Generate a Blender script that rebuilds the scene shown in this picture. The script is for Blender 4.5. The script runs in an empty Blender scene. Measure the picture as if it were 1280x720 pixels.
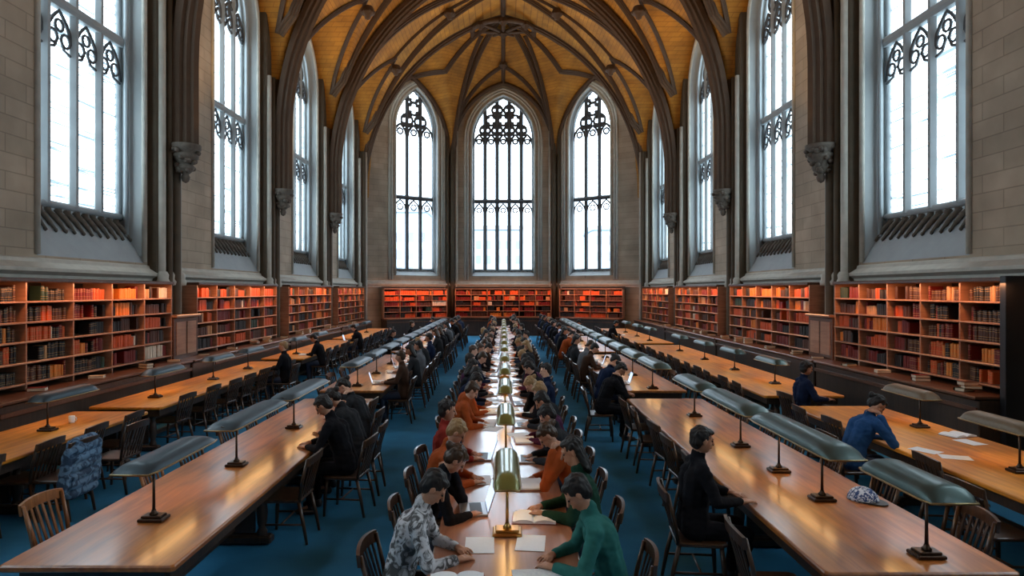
import bpy, bmesh, math, random
from mathutils import Vector, Matrix, Euler, noise
R = random.Random(7)
S = bpy.context.scene
C = S.collection
PI = math.pi
ORD = ['first','second','third','fourth','fifth','sixth','seventh','eighth','ninth','tenth','eleventh','twelfth','thirteenth',
       'fourteenth','fifteenth','sixteenth','seventeenth','eighteenth','nineteenth','twentieth','twenty-first','twenty-second',
       'twenty-third','twenty-fourth','twenty-fifth','twenty-sixth','twenty-seventh','twenty-eighth','twenty-ninth','thirtieth',
       'thirty-first','thirty-second','thirty-third','thirty-fourth','thirty-fifth','thirty-sixth','thirty-seventh','thirty-eighth']

# ------------------------------------------------------------------ materials
def newmat(name):
    m = bpy.data.materials.new(name); m.use_nodes = True
    nt = m.node_tree
    return m, nt, nt.nodes['Principled BSDF']

def solid(name, col, rough=.6, metal=0.0, coat=0.0, spec=.5, var=0.0, scale=30.0, bump=0.0, emit=None, es=0):
    m, nt, b = newmat(name)
    b.inputs['Base Color'].default_value = (*col, 1)
    b.inputs['Roughness'].default_value = rough
    b.inputs['Metallic'].default_value = metal
    b.inputs['Coat Weight'].default_value = coat
    b.inputs['Specular IOR Level'].default_value = spec
    if emit:
        b.inputs['Emission Color'].default_value = (*emit, 1); b.inputs['Emission Strength'].default_value = es
    if var or bump:
        tc = nt.nodes.new('ShaderNodeTexCoord'); n = nt.nodes.new('ShaderNodeTexNoise')
        n.inputs['Scale'].default_value = scale; n.inputs['Detail'].default_value = 4
        nt.links.new(tc.outputs['Object'], n.inputs['Vector'])
        if var:
            mx = nt.nodes.new('ShaderNodeMix'); mx.data_type = 'RGBA'
            mx.inputs[6].default_value = tuple(c*(1-var) for c in col)+(1,)
            mx.inputs[7].default_value = tuple(min(1, c*(1+var)) for c in col)+(1,)
            nt.links.new(n.outputs['Fac'], mx.inputs[0]); nt.links.new(mx.outputs[2], b.inputs['Base Color'])
        if bump:
            bp = nt.nodes.new('ShaderNodeBump'); bp.inputs['Strength'].default_value = bump
            nt.links.new(n.outputs['Fac'], bp.inputs['Height']); nt.links.new(bp.outputs['Normal'], b.inputs['Normal'])
    return m

def masonry(name, c1, c2, mortar, bw, bh, rough=.85, bump=.25, axis='side', stain=.35):
    """brick courses on upright walls: u = x+y (walls run along one axis), v = z"""
    m, nt, b = newmat(name)
    L = nt.links
    tc = nt.nodes.new('ShaderNodeTexCoord'); sp = nt.nodes.new('ShaderNodeSeparateXYZ'); cb = nt.nodes.new('ShaderNodeCombineXYZ')
    L.new(tc.outputs['Object'], sp.inputs[0])
    ad = nt.nodes.new('ShaderNodeMath'); ad.operation = 'ADD'
    L.new(sp.outputs['X'], ad.inputs[0]); L.new(sp.outputs['Y'], ad.inputs[1])
    L.new(ad.outputs[0], cb.inputs['X']); L.new(sp.outputs['Z'], cb.inputs['Y'])
    br = nt.nodes.new('ShaderNodeTexBrick')
    br.inputs['Color1'].default_value = (*c1, 1); br.inputs['Color2'].default_value = (*c2, 1); br.inputs['Mortar'].default_value = (*mortar, 1)
    br.inputs['Scale'].default_value = 1; br.inputs['Brick Width'].default_value = bw; br.inputs['Row Height'].default_value = bh
    br.inputs['Mortar Size'].default_value = .012; br.inputs['Mortar Smooth'].default_value = .4; br.inputs['Bias'].default_value = 0
    L.new(cb.outputs[0], br.inputs['Vector'])
    n = nt.nodes.new('ShaderNodeTexNoise'); n.inputs['Scale'].default_value = 1.1; n.inputs['Detail'].default_value = 6
    L.new(tc.outputs['Object'], n.inputs['Vector'])
    mr = nt.nodes.new('ShaderNodeMapRange'); mr.inputs[1].default_value = .3; mr.inputs[2].default_value = .7
    mr.inputs[3].default_value = 1-stain; mr.inputs[4].default_value = 1.1
    L.new(n.outputs['Fac'], mr.inputs[0])
    mx = nt.nodes.new('ShaderNodeMix'); mx.data_type = 'RGBA'; mx.blend_type = 'MULTIPLY'; mx.inputs[0].default_value = 1
    L.new(br.outputs['Color'], mx.inputs[6]); L.new(mr.outputs[0], mx.inputs[7]); L.new(mx.outputs[2], b.inputs['Base Color'])
    b.inputs['Roughness'].default_value = rough
    bp = nt.nodes.new('ShaderNodeBump'); bp.inputs['Strength'].default_value = bump; bp.inputs['Distance'].default_value = .02
    L.new(br.outputs['Fac'], bp.inputs['Height']); bp.invert = True; L.new(bp.outputs['Normal'], b.inputs['Normal'])
    return m

def woodmat(name, c1, c2, rough=.3, coat=.5, scale=1.0, grain='Y', coat_rough=.12, coat_ior=1.5):
    m, nt, b = newmat(name); L = nt.links
    tc = nt.nodes.new('ShaderNodeTexCoord'); mp = nt.nodes.new('ShaderNodeMapping')
    sc = {'Y': (9*scale, .8*scale, 9*scale), 'X': (.8*scale, 9*scale, 9*scale), 'Z': (9*scale, 9*scale, .8*scale)}[grain]
    mp.inputs['Scale'].default_value = sc
    L.new(tc.outputs['Object'], mp.inputs['Vector'])
    n = nt.nodes.new('ShaderNodeTexNoise'); n.inputs['Scale'].default_value = 1.6; n.inputs['Detail'].default_value = 8; n.inputs['Distortion'].default_value = .6
    L.new(mp.outputs[0], n.inputs['Vector'])
    n2 = nt.nodes.new('ShaderNodeTexNoise'); n2.inputs['Scale'].default_value = .9*scale; n2.inputs['Detail'].default_value = 3
    L.new(tc.outputs['Object'], n2.inputs['Vector'])
    av = nt.nodes.new('ShaderNodeMath'); av.operation = 'MULTIPLY_ADD'; av.inputs[1].default_value = .5
    L.new(n.outputs['Fac'], av.inputs[0])
    hf = nt.nodes.new('ShaderNodeMath'); hf.operation = 'MULTIPLY'; hf.inputs[1].default_value = .5
    L.new(n2.outputs['Fac'], hf.inputs[0]); L.new(hf.outputs[0], av.inputs[2])
    cr = nt.nodes.new('ShaderNodeValToRGB'); cr.color_ramp.elements[0].position = .38; cr.color_ramp.elements[1].position = .64
    cr.color_ramp.elements[0].color = (*c1, 1); cr.color_ramp.elements[1].color = (*c2, 1)
    L.new(av.outputs[0], cr.inputs[0]); L.new(cr.outputs[0], b.inputs['Base Color'])
    rr = nt.nodes.new('ShaderNodeMapRange'); rr.inputs[3].default_value = rough*.75; rr.inputs[4].default_value = rough*1.35
    L.new(n2.outputs['Fac'], rr.inputs[0]); L.new(rr.outputs[0], b.inputs['Roughness'])
    b.inputs['Coat Weight'].default_value = coat; b.inputs['Coat Roughness'].default_value = coat_rough
    b.inputs['Coat IOR'].default_value = coat_ior
    return m

def glassmat(name, streak=(1, 1, 6), c1=(.55, .72, .8), c2=(1, 1, 1), lo=.35, hi=.6, scale=3.0):
    m = bpy.data.materials.new(name); m.use_nodes = True; nt = m.node_tree; nt.nodes.clear(); L = nt.links
    out = nt.nodes.new('ShaderNodeOutputMaterial'); tr = nt.nodes.new('ShaderNodeBsdfTransparent'); gl = nt.nodes.new('ShaderNodeBsdfGlossy')
    gl.inputs['Roughness'].default_value = .15
    mx = nt.nodes.new('ShaderNodeMixShader'); mx.inputs[0].default_value = .04
    tc = nt.nodes.new('ShaderNodeTexCoord'); mp = nt.nodes.new('ShaderNodeMapping'); mp.inputs['Scale'].default_value = streak
    n = nt.nodes.new('ShaderNodeTexNoise'); n.inputs['Scale'].default_value = scale; n.inputs['Detail'].default_value = 5
    cr = nt.nodes.new('ShaderNodeValToRGB'); cr.color_ramp.elements[0].position = lo; cr.color_ramp.elements[1].position = hi
    cr.color_ramp.elements[0].color = (*c1, 1); cr.color_ramp.elements[1].color = (*c2, 1)
    L.new(tc.outputs['Object'], mp.inputs[0]); L.new(mp.outputs[0], n.inputs['Vector']); L.new(n.outputs['Fac'], cr.inputs[0]); L.new(cr.outputs[0], tr.inputs['Color'])
    L.new(tr.outputs[0], mx.inputs[1]); L.new(gl.outputs[0], mx.inputs[2]); L.new(mx.outputs[0], out.inputs[0])
    return m

M = {}
M['wall'] = masonry('ashlar_stone', (.42, .335, .245), (.36, .29, .21), (.27, .215, .155), .9, .3, stain=.3)
M['trim'] = solid('dressed_stone', (.44, .42, .36), .7, var=.25, scale=5, bump=.1)
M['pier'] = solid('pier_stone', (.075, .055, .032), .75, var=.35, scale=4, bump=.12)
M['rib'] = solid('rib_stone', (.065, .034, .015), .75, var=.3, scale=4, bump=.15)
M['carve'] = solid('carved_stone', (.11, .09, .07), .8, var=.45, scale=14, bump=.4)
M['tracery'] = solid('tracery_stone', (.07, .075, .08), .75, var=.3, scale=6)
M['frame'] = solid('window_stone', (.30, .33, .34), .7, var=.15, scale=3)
M['jamb'] = solid('jamb_stone', (.34, .37, .37), .75, var=.12, scale=2)
M['vault'] = masonry('vault_tile', (.46, .20, .018), (.37, .155, .012), (.27, .11, .01), .5, .14, bump=.12, stain=.45)
M['carpet'] = solid('blue_carpet', (.035, .175, .32), .95, spec=.05, var=.22, scale=3, bump=.2)
M['glass_side'] = glassmat('obscured_glass', (1, .28, 15), (.10, .125, .14), (.95, 1, 1), .42, .49, 2.4)
M['glass_far'] = glassmat('clear_glass', (.6, .6, .6), (.80, .87, .96), (1, 1, 1), .3, .6, 1.0)
M['top'] = woodmat('mahogany_top', (.13, .032, .006), (.50, .165, .03), .35, .6, coat_rough=.18)
M['topc'] = woodmat('red_mahogany_top', (.22, .07, .03), (.46, .20, .11), .36, 1.0, coat_rough=.2, coat_ior=1.8)
M['top_lamplit'] = woodmat('lamplit_wood_top', (.42, .13, .006), (.80, .30, .02), .45, .12)  # wall table wood: lamplight put into the colour as a brighter orange
M['dwood'] = woodmat('dark_walnut', (.020, .011, .007), (.055, .03, .018), .4, .25, 1.5, 'Z')
M['cwood'] = woodmat('chair_oak', (.025, .011, .005), (.085, .038, .015), .38, .3, 2, 'Z')
M['cwoodl'] = woodmat('worn_chair_oak', (.16, .07, .025), (.36, .17, .07), .35, .3, 2, 'Z')
M['bwood'] = woodmat('bookcase_oak', (.055, .02, .009), (.13, .05, .022), .4, .2, 1.5, 'Y')
M['bback'] = solid('bookcase_back', (.015, .007, .005), .8)
M['shelfedge'] = woodmat('shelf_oak', (.26, .12, .07), (.42, .22, .13), .35, .3, 1.5, 'Y')
M['brass'] = solid('aged_brass', (.55, .32, .10), .3, 1.0, var=.2, scale=20)
M['bronze'] = solid('dark_bronze', (.05, .028, .018), .35, .8, var=.3, scale=20)
M['shade'] = solid('verdigris_shade', (.05, .085, .08), .42, .6, coat=.15, var=.35, scale=5, bump=.08)
M['shadel'] = solid('slate_shade', (.025, .05, .065), .5, .4, coat=.1, var=.3, scale=5, bump=.08)
M['shadeg'] = solid('olive_shade', (.19, .19, .055), .3, .35, coat=.5, var=.3, scale=8, bump=.05)
M['shadeb'] = solid('tan_shade', (.16, .12, .075), .5, .3, var=.2)
M['rim'] = solid('beaded_rim', (.30, .22, .10), .35, .9, var=.6, scale=60)
M['bulb'] = solid('lamp_tube', (1, .8, .5), .5, emit=(1, .56, .22), es=16)
M['haze'] = solid('pale_render', (.34, .38, .42), .9)
M['hazedark'] = solid('far_window', (.16, .19, .23), .5)
M['paper'] = solid('paper', (.84, .88, .92), .7, var=.05)
M['print'] = solid('printed_paper', (.72, .80, .88), .6, var=.3, scale=45)
M['page'] = solid('page_block', (.62, .52, .38), .8, var=.1)
M['black'] = solid('black_plastic', (.012, .012, .014), .4)
M['silver'] = solid('silver_shell', (.55, .56, .58), .3, .8)
M['screen'] = solid('screen_glow', (.02, .03, .05), .2, emit=(.55, .7, 1), es=1.2)
M['skin'] = solid('skin', (.46, .23, .14), .5, var=.08)
M['skin2'] = solid('fair_skin', (.62, .36, .25), .5, var=.08)
M['hair'] = solid('black_hair', (.010, .008, .007), .6, var=.5, scale=60, bump=.5)
M['hairb'] = solid('brown_hair', (.05, .025, .012), .45, var=.5, scale=60, bump=.5)
M['hairl'] = solid('fair_hair', (.32, .19, .08), .5, var=.4, scale=60, bump=.5)
M['denim'] = solid('dark_denim', (.02, .03, .06), .8, var=.3)
M['blackc'] = solid('black_cloth', (.010, .010, .012), .85, var=.4, scale=12, bump=.2)
CL = {}
for n_, c_ in dict(black=(.010, .010, .013), charcoal=(.03, .032, .036), navy=(.012, .022, .06), teal=(.04, .20, .18), white=(.55, .57, .6),
                   red=(.30, .03, .02), rust=(.32, .065, .015), grey=(.16, .17, .19), brown=(.06, .03, .018), plum=(.08, .02, .06), blue=(.03, .10, .26), green=(.02, .07, .045)).items():
    CL[n_] = solid(n_+'_cloth', tuple(q*.75 for q in c_) if n_ not in ('white', 'rust') else c_, .9, var=.35, scale=9, bump=.25, spec=.12)
def pattern_cloth(name, c1, c2, scale):
    m, nt, b = newmat(name); L = nt.links
    tc = nt.nodes.new('ShaderNodeTexCoord'); v = nt.nodes.new('ShaderNodeTexNoise'); v.inputs['Scale'].default_value = scale
    v.inputs['Detail'].default_value = 5; v.inputs['Distortion'].default_value = 1.5
    cr = nt.nodes.new('ShaderNodeValToRGB'); cr.color_ramp.elements[0].position = .44; cr.color_ramp.elements[1].position = .56
    cr.color_ramp.elements[0].color = (*c1, 1); cr.color_ramp.elements[1].color = (*c2, 1)
    L.new(tc.outputs['Object'], v.inputs['Vector']); L.new(v.outputs['Fac'], cr.inputs[0]); L.new(cr.outputs[0], b.inputs['Base Color'])
    b.inputs['Roughness'].default_value = .85
    return m
CL['patterned'] = pattern_cloth('grey_white_pattern', (.07, .075, .08), (.55, .58, .62), 13)
CL['trim'] = pattern_cloth('green_white_trim', (.01, .03, .02), (.30, .45, .12), 26)
CL['quilted'] = pattern_cloth('blue_puffer', (.02, .05, .10), (.12, .22, .34), 9)
BOOKC = {'dark red': (.17, .010, .006), 'orange red': (.60, .09, .015), 'brown': (.08, .025, .011), 'black': (.015, .011, .01),
         'tan': (.55, .28, .12), 'cream': (.72, .62, .48), 'dark green': (.02, .05, .03), 'orange': (.75, .22, .03)}
BM = {k: solid(k.replace(' ', '_')+'_binding', v, .45, var=.3, scale=12) for k, v in BOOKC.items()}

# ------------------------------------------------------------------ mesh builder
class MB:
    def __init__(s): s.v = []; s.f = []; s.mi = []; s.sm = []
    def add(s, vs, fs, mi=0, smooth=False):
        o = len(s.v); s.v += [tuple(p) for p in vs]; s.f += [tuple(o+i for i in f) for f in fs]
        s.mi += [mi]*len(fs); s.sm += [smooth]*len(fs)
    def box(s, c, d, rz=0, mi=0, mat=None):
        x, y, z = d[0]/2, d[1]/2, d[2]/2
        vs = [Vector(p) for p in ((-x,-y,-z),(x,-y,-z),(x,y,-z),(-x,y,-z),(-x,-y,z),(x,-y,z),(x,y,z),(-x,y,z))]
        m = Matrix.Translation(c) @ (mat if mat else Matrix.Rotation(rz, 4, 'Z'))
        s.add([m @ p for p in vs], [(0,3,2,1),(4,5,6,7),(0,1,5,4),(1,2,6,5),(2,3,7,6),(3,0,4,7)], mi)
    def cbox(s, c, d, b=.01, rz=0, mi=0, mat=None):
        """box with chamfered edges (rounded in plan and section)"""
        x, y, z = d[0]/2, d[1]/2, d[2]/2; b = min(b, x*.45, y*.45, z*.45)
        rings = []
        for zz, i in ((-z, b), (-z+b, 0), (z-b, 0), (z, b)):
            X, Y = x-i, y-i; k = b*.7
            rings.append([Vector(p) for p in ((-X+k,-Y,zz),(X-k,-Y,zz),(X,-Y+k,zz),(X,Y-k,zz),(X-k,Y,zz),(-X+k,Y,zz),(-X,Y-k,zz),(-X,-Y+k,zz))])
        m = Matrix.Translation(c) @ (mat if mat else Matrix.Rotation(rz, 4, 'Z'))
        vs = [m @ p for r in rings for p in r]; fs = [tuple(range(7, -1, -1)), tuple(range(24, 32))]
        for r in range(3):
            for i in range(8): fs.append((r*8+i, r*8+(i+1) % 8, (r+1)*8+(i+1) % 8, (r+1)*8+i))
        s.add(vs, fs, mi)
    def tube(s, pts, rad, n=8, mi=0, caps=True, closed=False, smooth=True, flat=1.0, up=None):
        pts = [Vector(p) for p in pts]; rs = rad if isinstance(rad, (list, tuple)) else [rad]*len(pts)
        vs = []; N = len(pts)
        ref = Vector(up) if up else None
        for i, p in enumerate(pts):
            a = pts[(i-1) % N] if (closed or i > 0) else p; b = pts[(i+1) % N] if (closed or i < N-1) else p
            t = (b-a).normalized()
            if ref is None: ref = Vector((0, 0, 1)) if abs(t.z) < .9 else Vector((0, 1, 0))
            u = t.cross(ref)
            if u.length < 1e-4: u = t.cross(Vector((1, .3, 0)))
            u.normalize(); w = u.cross(t).normalized()
            if not up: ref = w
            for k in range(n):
                an = 2*PI*k/n; vs.append(p + u*math.cos(an)*rs[i] + w*math.sin(an)*rs[i]*flat)
        fs = []
        for i in range(N if closed else N-1):
            j = (i+1) % N
            for k in range(n): fs.append((i*n+k, i*n+(k+1) % n, j*n+(k+1) % n, j*n+k))
        if caps and not closed: fs += [tuple(range(n-1, -1, -1)), tuple((N-1)*n+k for k in range(n))]
        s.add(vs, fs, mi, smooth)
    def lathe(s, prof, c=(0, 0, 0), n=16, mi=0, a0=0, a1=2*PI, sx=1, sy=1):
        vs = []; full = abs(a1-a0-2*PI) < 1e-6; m = n if full else n+1
        for r, z in prof:
            for k in range(m):
                a = a0+(a1-a0)*k/n; vs.append((c[0]+r*math.cos(a)*sx, c[1]+r*math.sin(a)*sy, c[2]+z))
        fs = []
        for i in range(len(prof)-1):
            for k in range(n):
                k2 = (k+1) % m
                fs.append((i*m+k, i*m+k2, (i+1)*m+k2, (i+1)*m+k))
        s.add(vs, fs, mi, True)
    def ell(s, c, r, n=12, m=8, mi=0, mat=None, squash=None):
        vs = []; M_ = mat or Matrix.Identity(4); c = Vector(c)
        for i in range(m+1):
            ph = PI*i/m
            for k in range(n):
                a = 2*PI*k/n
                p = Vector((r[0]*math.sin(ph)*math.cos(a), r[1]*math.sin(ph)*math.sin(a), r[2]*math.cos(ph)))
                vs.append(c + (M_ @ p))
        fs = [(i*n+k, (i+1)*n+k, (i+1)*n+(k+1) % n, i*n+(k+1) % n) for i in range(m) for k in range(n)]
        s.add(vs, fs, mi, True)
    def prism(s, poly, z0, z1, mi=0):
        n = len(poly); vs = [(p[0], p[1], z0) for p in poly]+[(p[0], p[1], z1) for p in poly]
        s.add(vs, [tuple(range(n-1, -1, -1)), tuple(range(n, 2*n))]+[(i, (i+1) % n, n+(i+1) % n, n+i) for i in range(n)], mi)
    def sweep(s, pts, sec, sides, mi=0, smooth=False):
        """section (side, down) polygon swept along pts with a horizontal side vector per point"""
        n = len(sec); vs = []; N = len(pts)
        for i, p in enumerate(pts):
            a = pts[max(i-1, 0)]; b = pts[min(i+1, N-1)]; t = (b-a).normalized(); sd = sides[i]
            nn = sd.cross(t).normalized()
            if nn.z < 0: nn = -nn
            for q in sec: vs.append(p + sd*q[0] + nn*q[1])
        fs = [(i*n+k, i*n+(k+1) % n, (i+1)*n+(k+1) % n, (i+1)*n+k) for i in range(N-1) for k in range(n)]
        fs += [tuple(range(n-1, -1, -1)), tuple((N-1)*n+k for k in range(n))]
        s.add(vs, fs, mi, smooth)
    def mesh(s, name, mats):
        me = bpy.data.meshes.new(name); me.from_pydata(s.v, [], s.f)
        for m in (mats if isinstance(mats, (list, tuple)) else [mats]): me.materials.append(m)
        me.polygons.foreach_set('material_index', s.mi); me.polygons.foreach_set('use_smooth', s.sm)
        me.update(); return me
    def obj(s, name, mats, parent=None, loc=(0, 0, 0), rz=0, fix=True):
        me = s.mesh(name, mats)
        if fix:
            bm = bmesh.new(); bm.from_mesh(me); bmesh.ops.recalc_face_normals(bm, faces=bm.faces); bm.to_mesh(me); bm.free()
        o = bpy.data.objects.new(name, me); C.objects.link(o); o.location = loc; o.rotation_euler.z = rz
        if parent: o.parent = parent
        return o

def tag(o, label, cat, group=None, kind=None):
    if label: o['label'] = label
    if cat: o['category'] = cat
    if group: o['group'] = group
    if kind: o['kind'] = kind
    return o
def empty(name, loc=(0, 0, 0), rz=0, label=None, cat=None, group=None, kind=None):
    o = bpy.data.objects.new(name, None); o.empty_display_size = .1; C.objects.link(o)
    o.location = loc; o.rotation_euler.z = rz
    return tag(o, label, cat, group, kind)
def struct(o): o['kind'] = 'structure'; return o
KIDS = {}
def dup(root, loc, rz=0, label=None, cat=None, group=None, scale=None):
    if root.name not in KIDS: KIDS[root.name] = [(ch, list(ch.children)) for ch in root.children]
    r = root.copy(); C.objects.link(r); r.location = loc; r.rotation_euler = (0, 0, rz)
    if scale: r.scale = scale
    tag(r, label, cat, group)
    for ch, gs in KIDS[root.name]:
        c = ch.copy(); C.objects.link(c); c.parent = r
        for g in gs:
            d = g.copy(); C.objects.link(d); d.parent = c
    return r

# ------------------------------------------------------------------ geometry of the hall
CAMH = 2.6
XW = 7.9                      # half width to the wall face
PITCH = 6.55
YBACK = -5.0
APSE_Y = 34.5; APB = (3.1, 37.8)
TABLE_H = .76
C0, R0, SPR = 2.26, 9.86, 7.8   # vault arc
def P(x, r=R0):
    t = abs(x)+C0
    if t >= r-.02: return SPR-(t-r+.02)*8
    return SPR+math.sqrt(r*r-t*t)
def arch(u, w, hs, ha):
    Rr = ha-hs; c = max(0, (Rr*Rr-w*w)/(2*w)); r = w+c
    if c == 0: return hs+Rr*math.sqrt(max(0, 1-(u/w)**2))
    t = abs(u)+c
    if t >= r: return hs
    return hs+math.sqrt(r*r-t*t)
WINC = [12.45+PITCH*k for k in range(-2, 4)]     # window centres along the sides
PILC = [14.7+PITCH*k for k in range(-3, 4)]
def Lside(y):
    for yc in WINC:
        u = y-(yc-.5)
        if abs(u) < 2.75: return arch(u, 2.75, 9.5, 13.9)
    return 0
def Hmain(x, y): return max(P(x), Lside(y))
# facets of the apse: (origin at the pier next to the centre or left pier, tangent, outward normal, length)
FAC = []
def facet(a, b):
    a = Vector((a[0], a[1], 0)); b = Vector((b[0], b[1], 0)); t = (b-a).normalized(); n = Vector((-t.y, t.x, 0))
    if n.dot(a-Vector((0, 30, 0))) < 0: n = -n
    return a, t, n, (b-a).length
FL = facet((-APB[0], APB[1]), (-XW, APSE_Y)); FC = facet((-APB[0], APB[1]), (APB[0], APB[1])); FR = facet((APB[0], APB[1]), (XW, APSE_Y))
LUN = {'L': (FL, 2.6, 2.45, 10.6, 14.7), 'C': (FC, 3.1, 2.95, 11.0, 14.8), 'R': (FR, 2.6, 2.45, 10.6, 14.7)}
OC = Vector((0, APSE_Y, 0))
def Hapse(b, s, key):
    """point O + s (b-O) ; b on a facet"""
    f, uc, w, hs, ha = LUN[key]
    p = OC+(b-OC)*s
    u = (p-f[0]).dot(f[1])
    h = P(7.6*s)
    if abs(u-uc) < w: h = max(h, arch(u-uc, w, hs, ha)+(1-s)*2.9)
    return min(h, 17.4)

def wall_panel(mb, fr, u0, u1, top, openings, mi=0):
    """wall in frame (origin, tangent, outward normal); openings: (uc, w, sill, spring, apex)"""
    O, t, n, _ = fr
    def pt(u, h): return O+t*u+Vector((0, 0, h))
    cuts = [u0]
    for (uc, w, si, hs, ha) in openings:
        cuts += [uc-w+2*w*i/24 for i in range(25)]
    cuts.append(u1)
    cuts = sorted(cuts)
    for a, b in zip(cuts, cuts[1:]):
        if b-a < 1e-6: continue
        m = (a+b)/2; op = None
        for o in openings:
            if abs(m-o[0]) < o[1]: op = o
        if not op: mb.add([pt(a, 0), pt(b, 0), pt(b, top), pt(a, top)], [(0, 1, 2, 3)], mi)
        else:
            uc, w, si, hs, ha = op
            mb.add([pt(a, 0), pt(b, 0), pt(b, si), pt(a, si)], [(0, 1, 2, 3)], mi)
            mb.add([pt(a, arch(a-uc, w, hs, ha)), pt(b, arch(b-uc, w, hs, ha)), pt(b, top), pt(a, top)], [(0, 1, 2, 3)], mi)

def outline(uc, w, sill, hs, ha, n=12):
    pts = [(uc-w, sill), (uc-w, hs)]
    for i in range(1, 2*n):
        # even spacing in angle-ish
        u = -w*math.cos(PI*i/(2*n)); pts.append((uc+u, arch(u, w, hs, ha)))
    pts += [(uc+w, hs), (uc+w, sill)]
    return pts

def build_window(idx, fr, uc, w, sill_in, sill_gl, hs, ha, n, depth, gmat, near, transom=8.0, mw=.095):
    O, t, nn, _ = fr
    def pt(u, d, h): return O+t*u+nn*d+Vector((0, 0, h))
    root = empty('window_%d' % idx, tuple(pt(uc, 0, sill_in)), kind='structure')
    inv = Matrix.Translation(-root.location)
    def fin(mb, name, mat):
        mb.v = [tuple(Vector(v)-root.location) for v in mb.v]
        return mb.obj(name, mat, root)
    wi = w+.06
    # reveal: wall opening -> glass plane
    a = outline(uc, wi, sill_in, hs, ha+.1); b = outline(uc, w, sill_gl, hs, ha)
    mb = MB(); N = len(a)
    vs = [pt(u, 0, h) for u, h in a]+[pt(u, depth, h) for u, h in b]
    mb.add(vs, [(i, i+1, N+i+1, N+i) for i in range(N-1)])
    fin(mb, 'jamb', M['jamb'])
    # sloping sill
    mb = MB(); mb.add([pt(uc-wi, 0, sill_in), pt(uc+wi, 0, sill_in), pt(uc+w, depth, sill_gl), pt(uc-w, depth, sill_gl)], [(0, 1, 2, 3)])
    fin(mb, 'window_sill', M['frame'])
    # roll mouldings round the opening
    for k, (dw, dd, rr) in enumerate(((.02, -.01, .055), (-.10, depth*.55, .05), (-.06, depth*.9, .07))):
        mb = MB(); o = outline(uc, w+dw+.05, sill_in+.02+(sill_gl-sill_in)*max(0, dd)/depth, hs, ha+dw+.1, 10)
        mb.tube([pt(u, dd, h) for u, h in o], rr, 8, caps=True); fin(mb, 'moulding', M['frame'] if k else M['trim'])
    # glass
    mb = MB(); mid = (uc, (sill_gl+hs)/2); g = outline(uc, w, sill_gl, hs, ha)
    vs = [pt(u, depth-.02, h) for u, h in g]; mb.add(vs, [tuple(range(len(g)))])
    fin(mb, 'pane', gmat)
    # mullions
    pitch = 2*w/n; z2 = depth-.10
    for i in range(1, n):
        u = uc-w+pitch*i; top = hs if n > 1 else hs
        mb = MB(); top = arch(u-uc, w, hs, ha)
        q = [(-mw, .0), (-mw*.4, -.09), (mw*.4, -.09), (mw, 0), (mw*.4, .07), (-mw*.4, .07)]
        vs = [pt(u+a_, z2+b_, sill_gl) for a_, b_ in q]+[pt(u+a_, z2+b_, top) for a_, b_ in q]
        mb.add(vs, [tuple(range(6)), tuple(range(6, 12))]+[(k, (k+1) % 6, 6+(k+1) % 6, 6+k) for k in range(6)])
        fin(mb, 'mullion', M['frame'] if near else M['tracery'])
    # transom
    mb = MB()
    vs = []
    for u in (uc-w, uc+w):
        vs += [pt(u, z2-.12, transom-.03), pt(u, z2-.12, transom+.06), pt(u, z2-.02, transom+.14), pt(u, z2+.08, transom+.02), pt(u, z2+.06, transom-.1), pt(u, z2-.08, transom-.1)]
    mb.add(vs, [tuple(range(6)), tuple(range(6, 12))]+[(k, (k+1) % 6, 6+(k+1) % 6, 6+k) for k in range(6)])
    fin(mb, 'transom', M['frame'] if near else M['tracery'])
    # tracery
    tr = MB(); q = pitch/2; bold = 1.0 if gmat is M['glass_side'] else 1.45
    def ring(u, h, r, rad, k=14, a0=0, a1=2*PI):
        full = abs(a1-a0-2*PI) < 1e-6
        pts = [pt(u+r*math.cos(a0+(a1-a0)*i/k), z2, h+r*math.sin(a0+(a1-a0)*i/k)) for i in range(k if full else k+1)]
        tr.tube(pts, rad*bold, 6, closed=full, up=tuple(nn))
    def head(u, h, ww, rad, hh):
        pts = []
        for i in range(9):
            x = -ww+2*ww*i/8; pts.append(pt(u+x, z2, arch(x, ww, h, h+hh)))
        tr.tube(pts, rad*bold, 6, up=tuple(nn))
        if bold > 1:
            ring(u, h+hh*.45, ww*.42, rad*.8, 10); return
        ring(u-ww*.48, h+hh*.28, ww*.34, rad*.8, 10); ring(u+ww*.48, h+hh*.28, ww*.34, rad*.8, 10)
        ring(u, h+hh*.62, ww*.30, rad*.8, 10)
        tr.tube([pt(u-ww*.95, z2, h-.05), pt(u-ww*.35, z2, h+.02), pt(u-ww*.1, z2, h+.3*hh)], rad*.8, 6, up=tuple(nn))
        tr.tube([pt(u+ww*.95, z2, h-.05), pt(u+ww*.35, z2, h+.02), pt(u+ww*.1, z2, h+.3*hh)], rad*.8, 6, up=tuple(nn))
    for i in range(n):
        u = uc-w+pitch*(i+.5)
        head(u, transom-.85, q*.95, .035, .72)
        hu = min(arch(u-uc-q*.9, w, hs, ha), arch(u-uc+q*.9, w, hs, ha))
        head(u, hs-.45, q*.95, .05, .75)
    # head circles
    h = hs+.55; row = 0
    while h < ha-.25:
        m = n-1-row
        if m < 1: m = 1
        for j in range(m):
            u = uc+(j-(m-1)/2)*pitch
            if arch(u-uc, w, hs, ha) > h+pitch*.30:
                r = pitch*.42
                ring(u, h, r, .055)
                if bold > 1:
                    for a_ in range(4):
                        aa = a_*PI/2+PI/4; tr.ell(pt(u+r*.78*math.cos(aa), z2, h+r*.78*math.sin(aa)), (.10, .10, .10), 8, 6)
                    continue
                for a_ in range(4):
                    aa = a_*PI/2+PI/4*(row % 2)
                    ring(u+r*.5*math.cos(aa), h+r*.5*math.sin(aa), r*.42, .03, 10)
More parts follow.
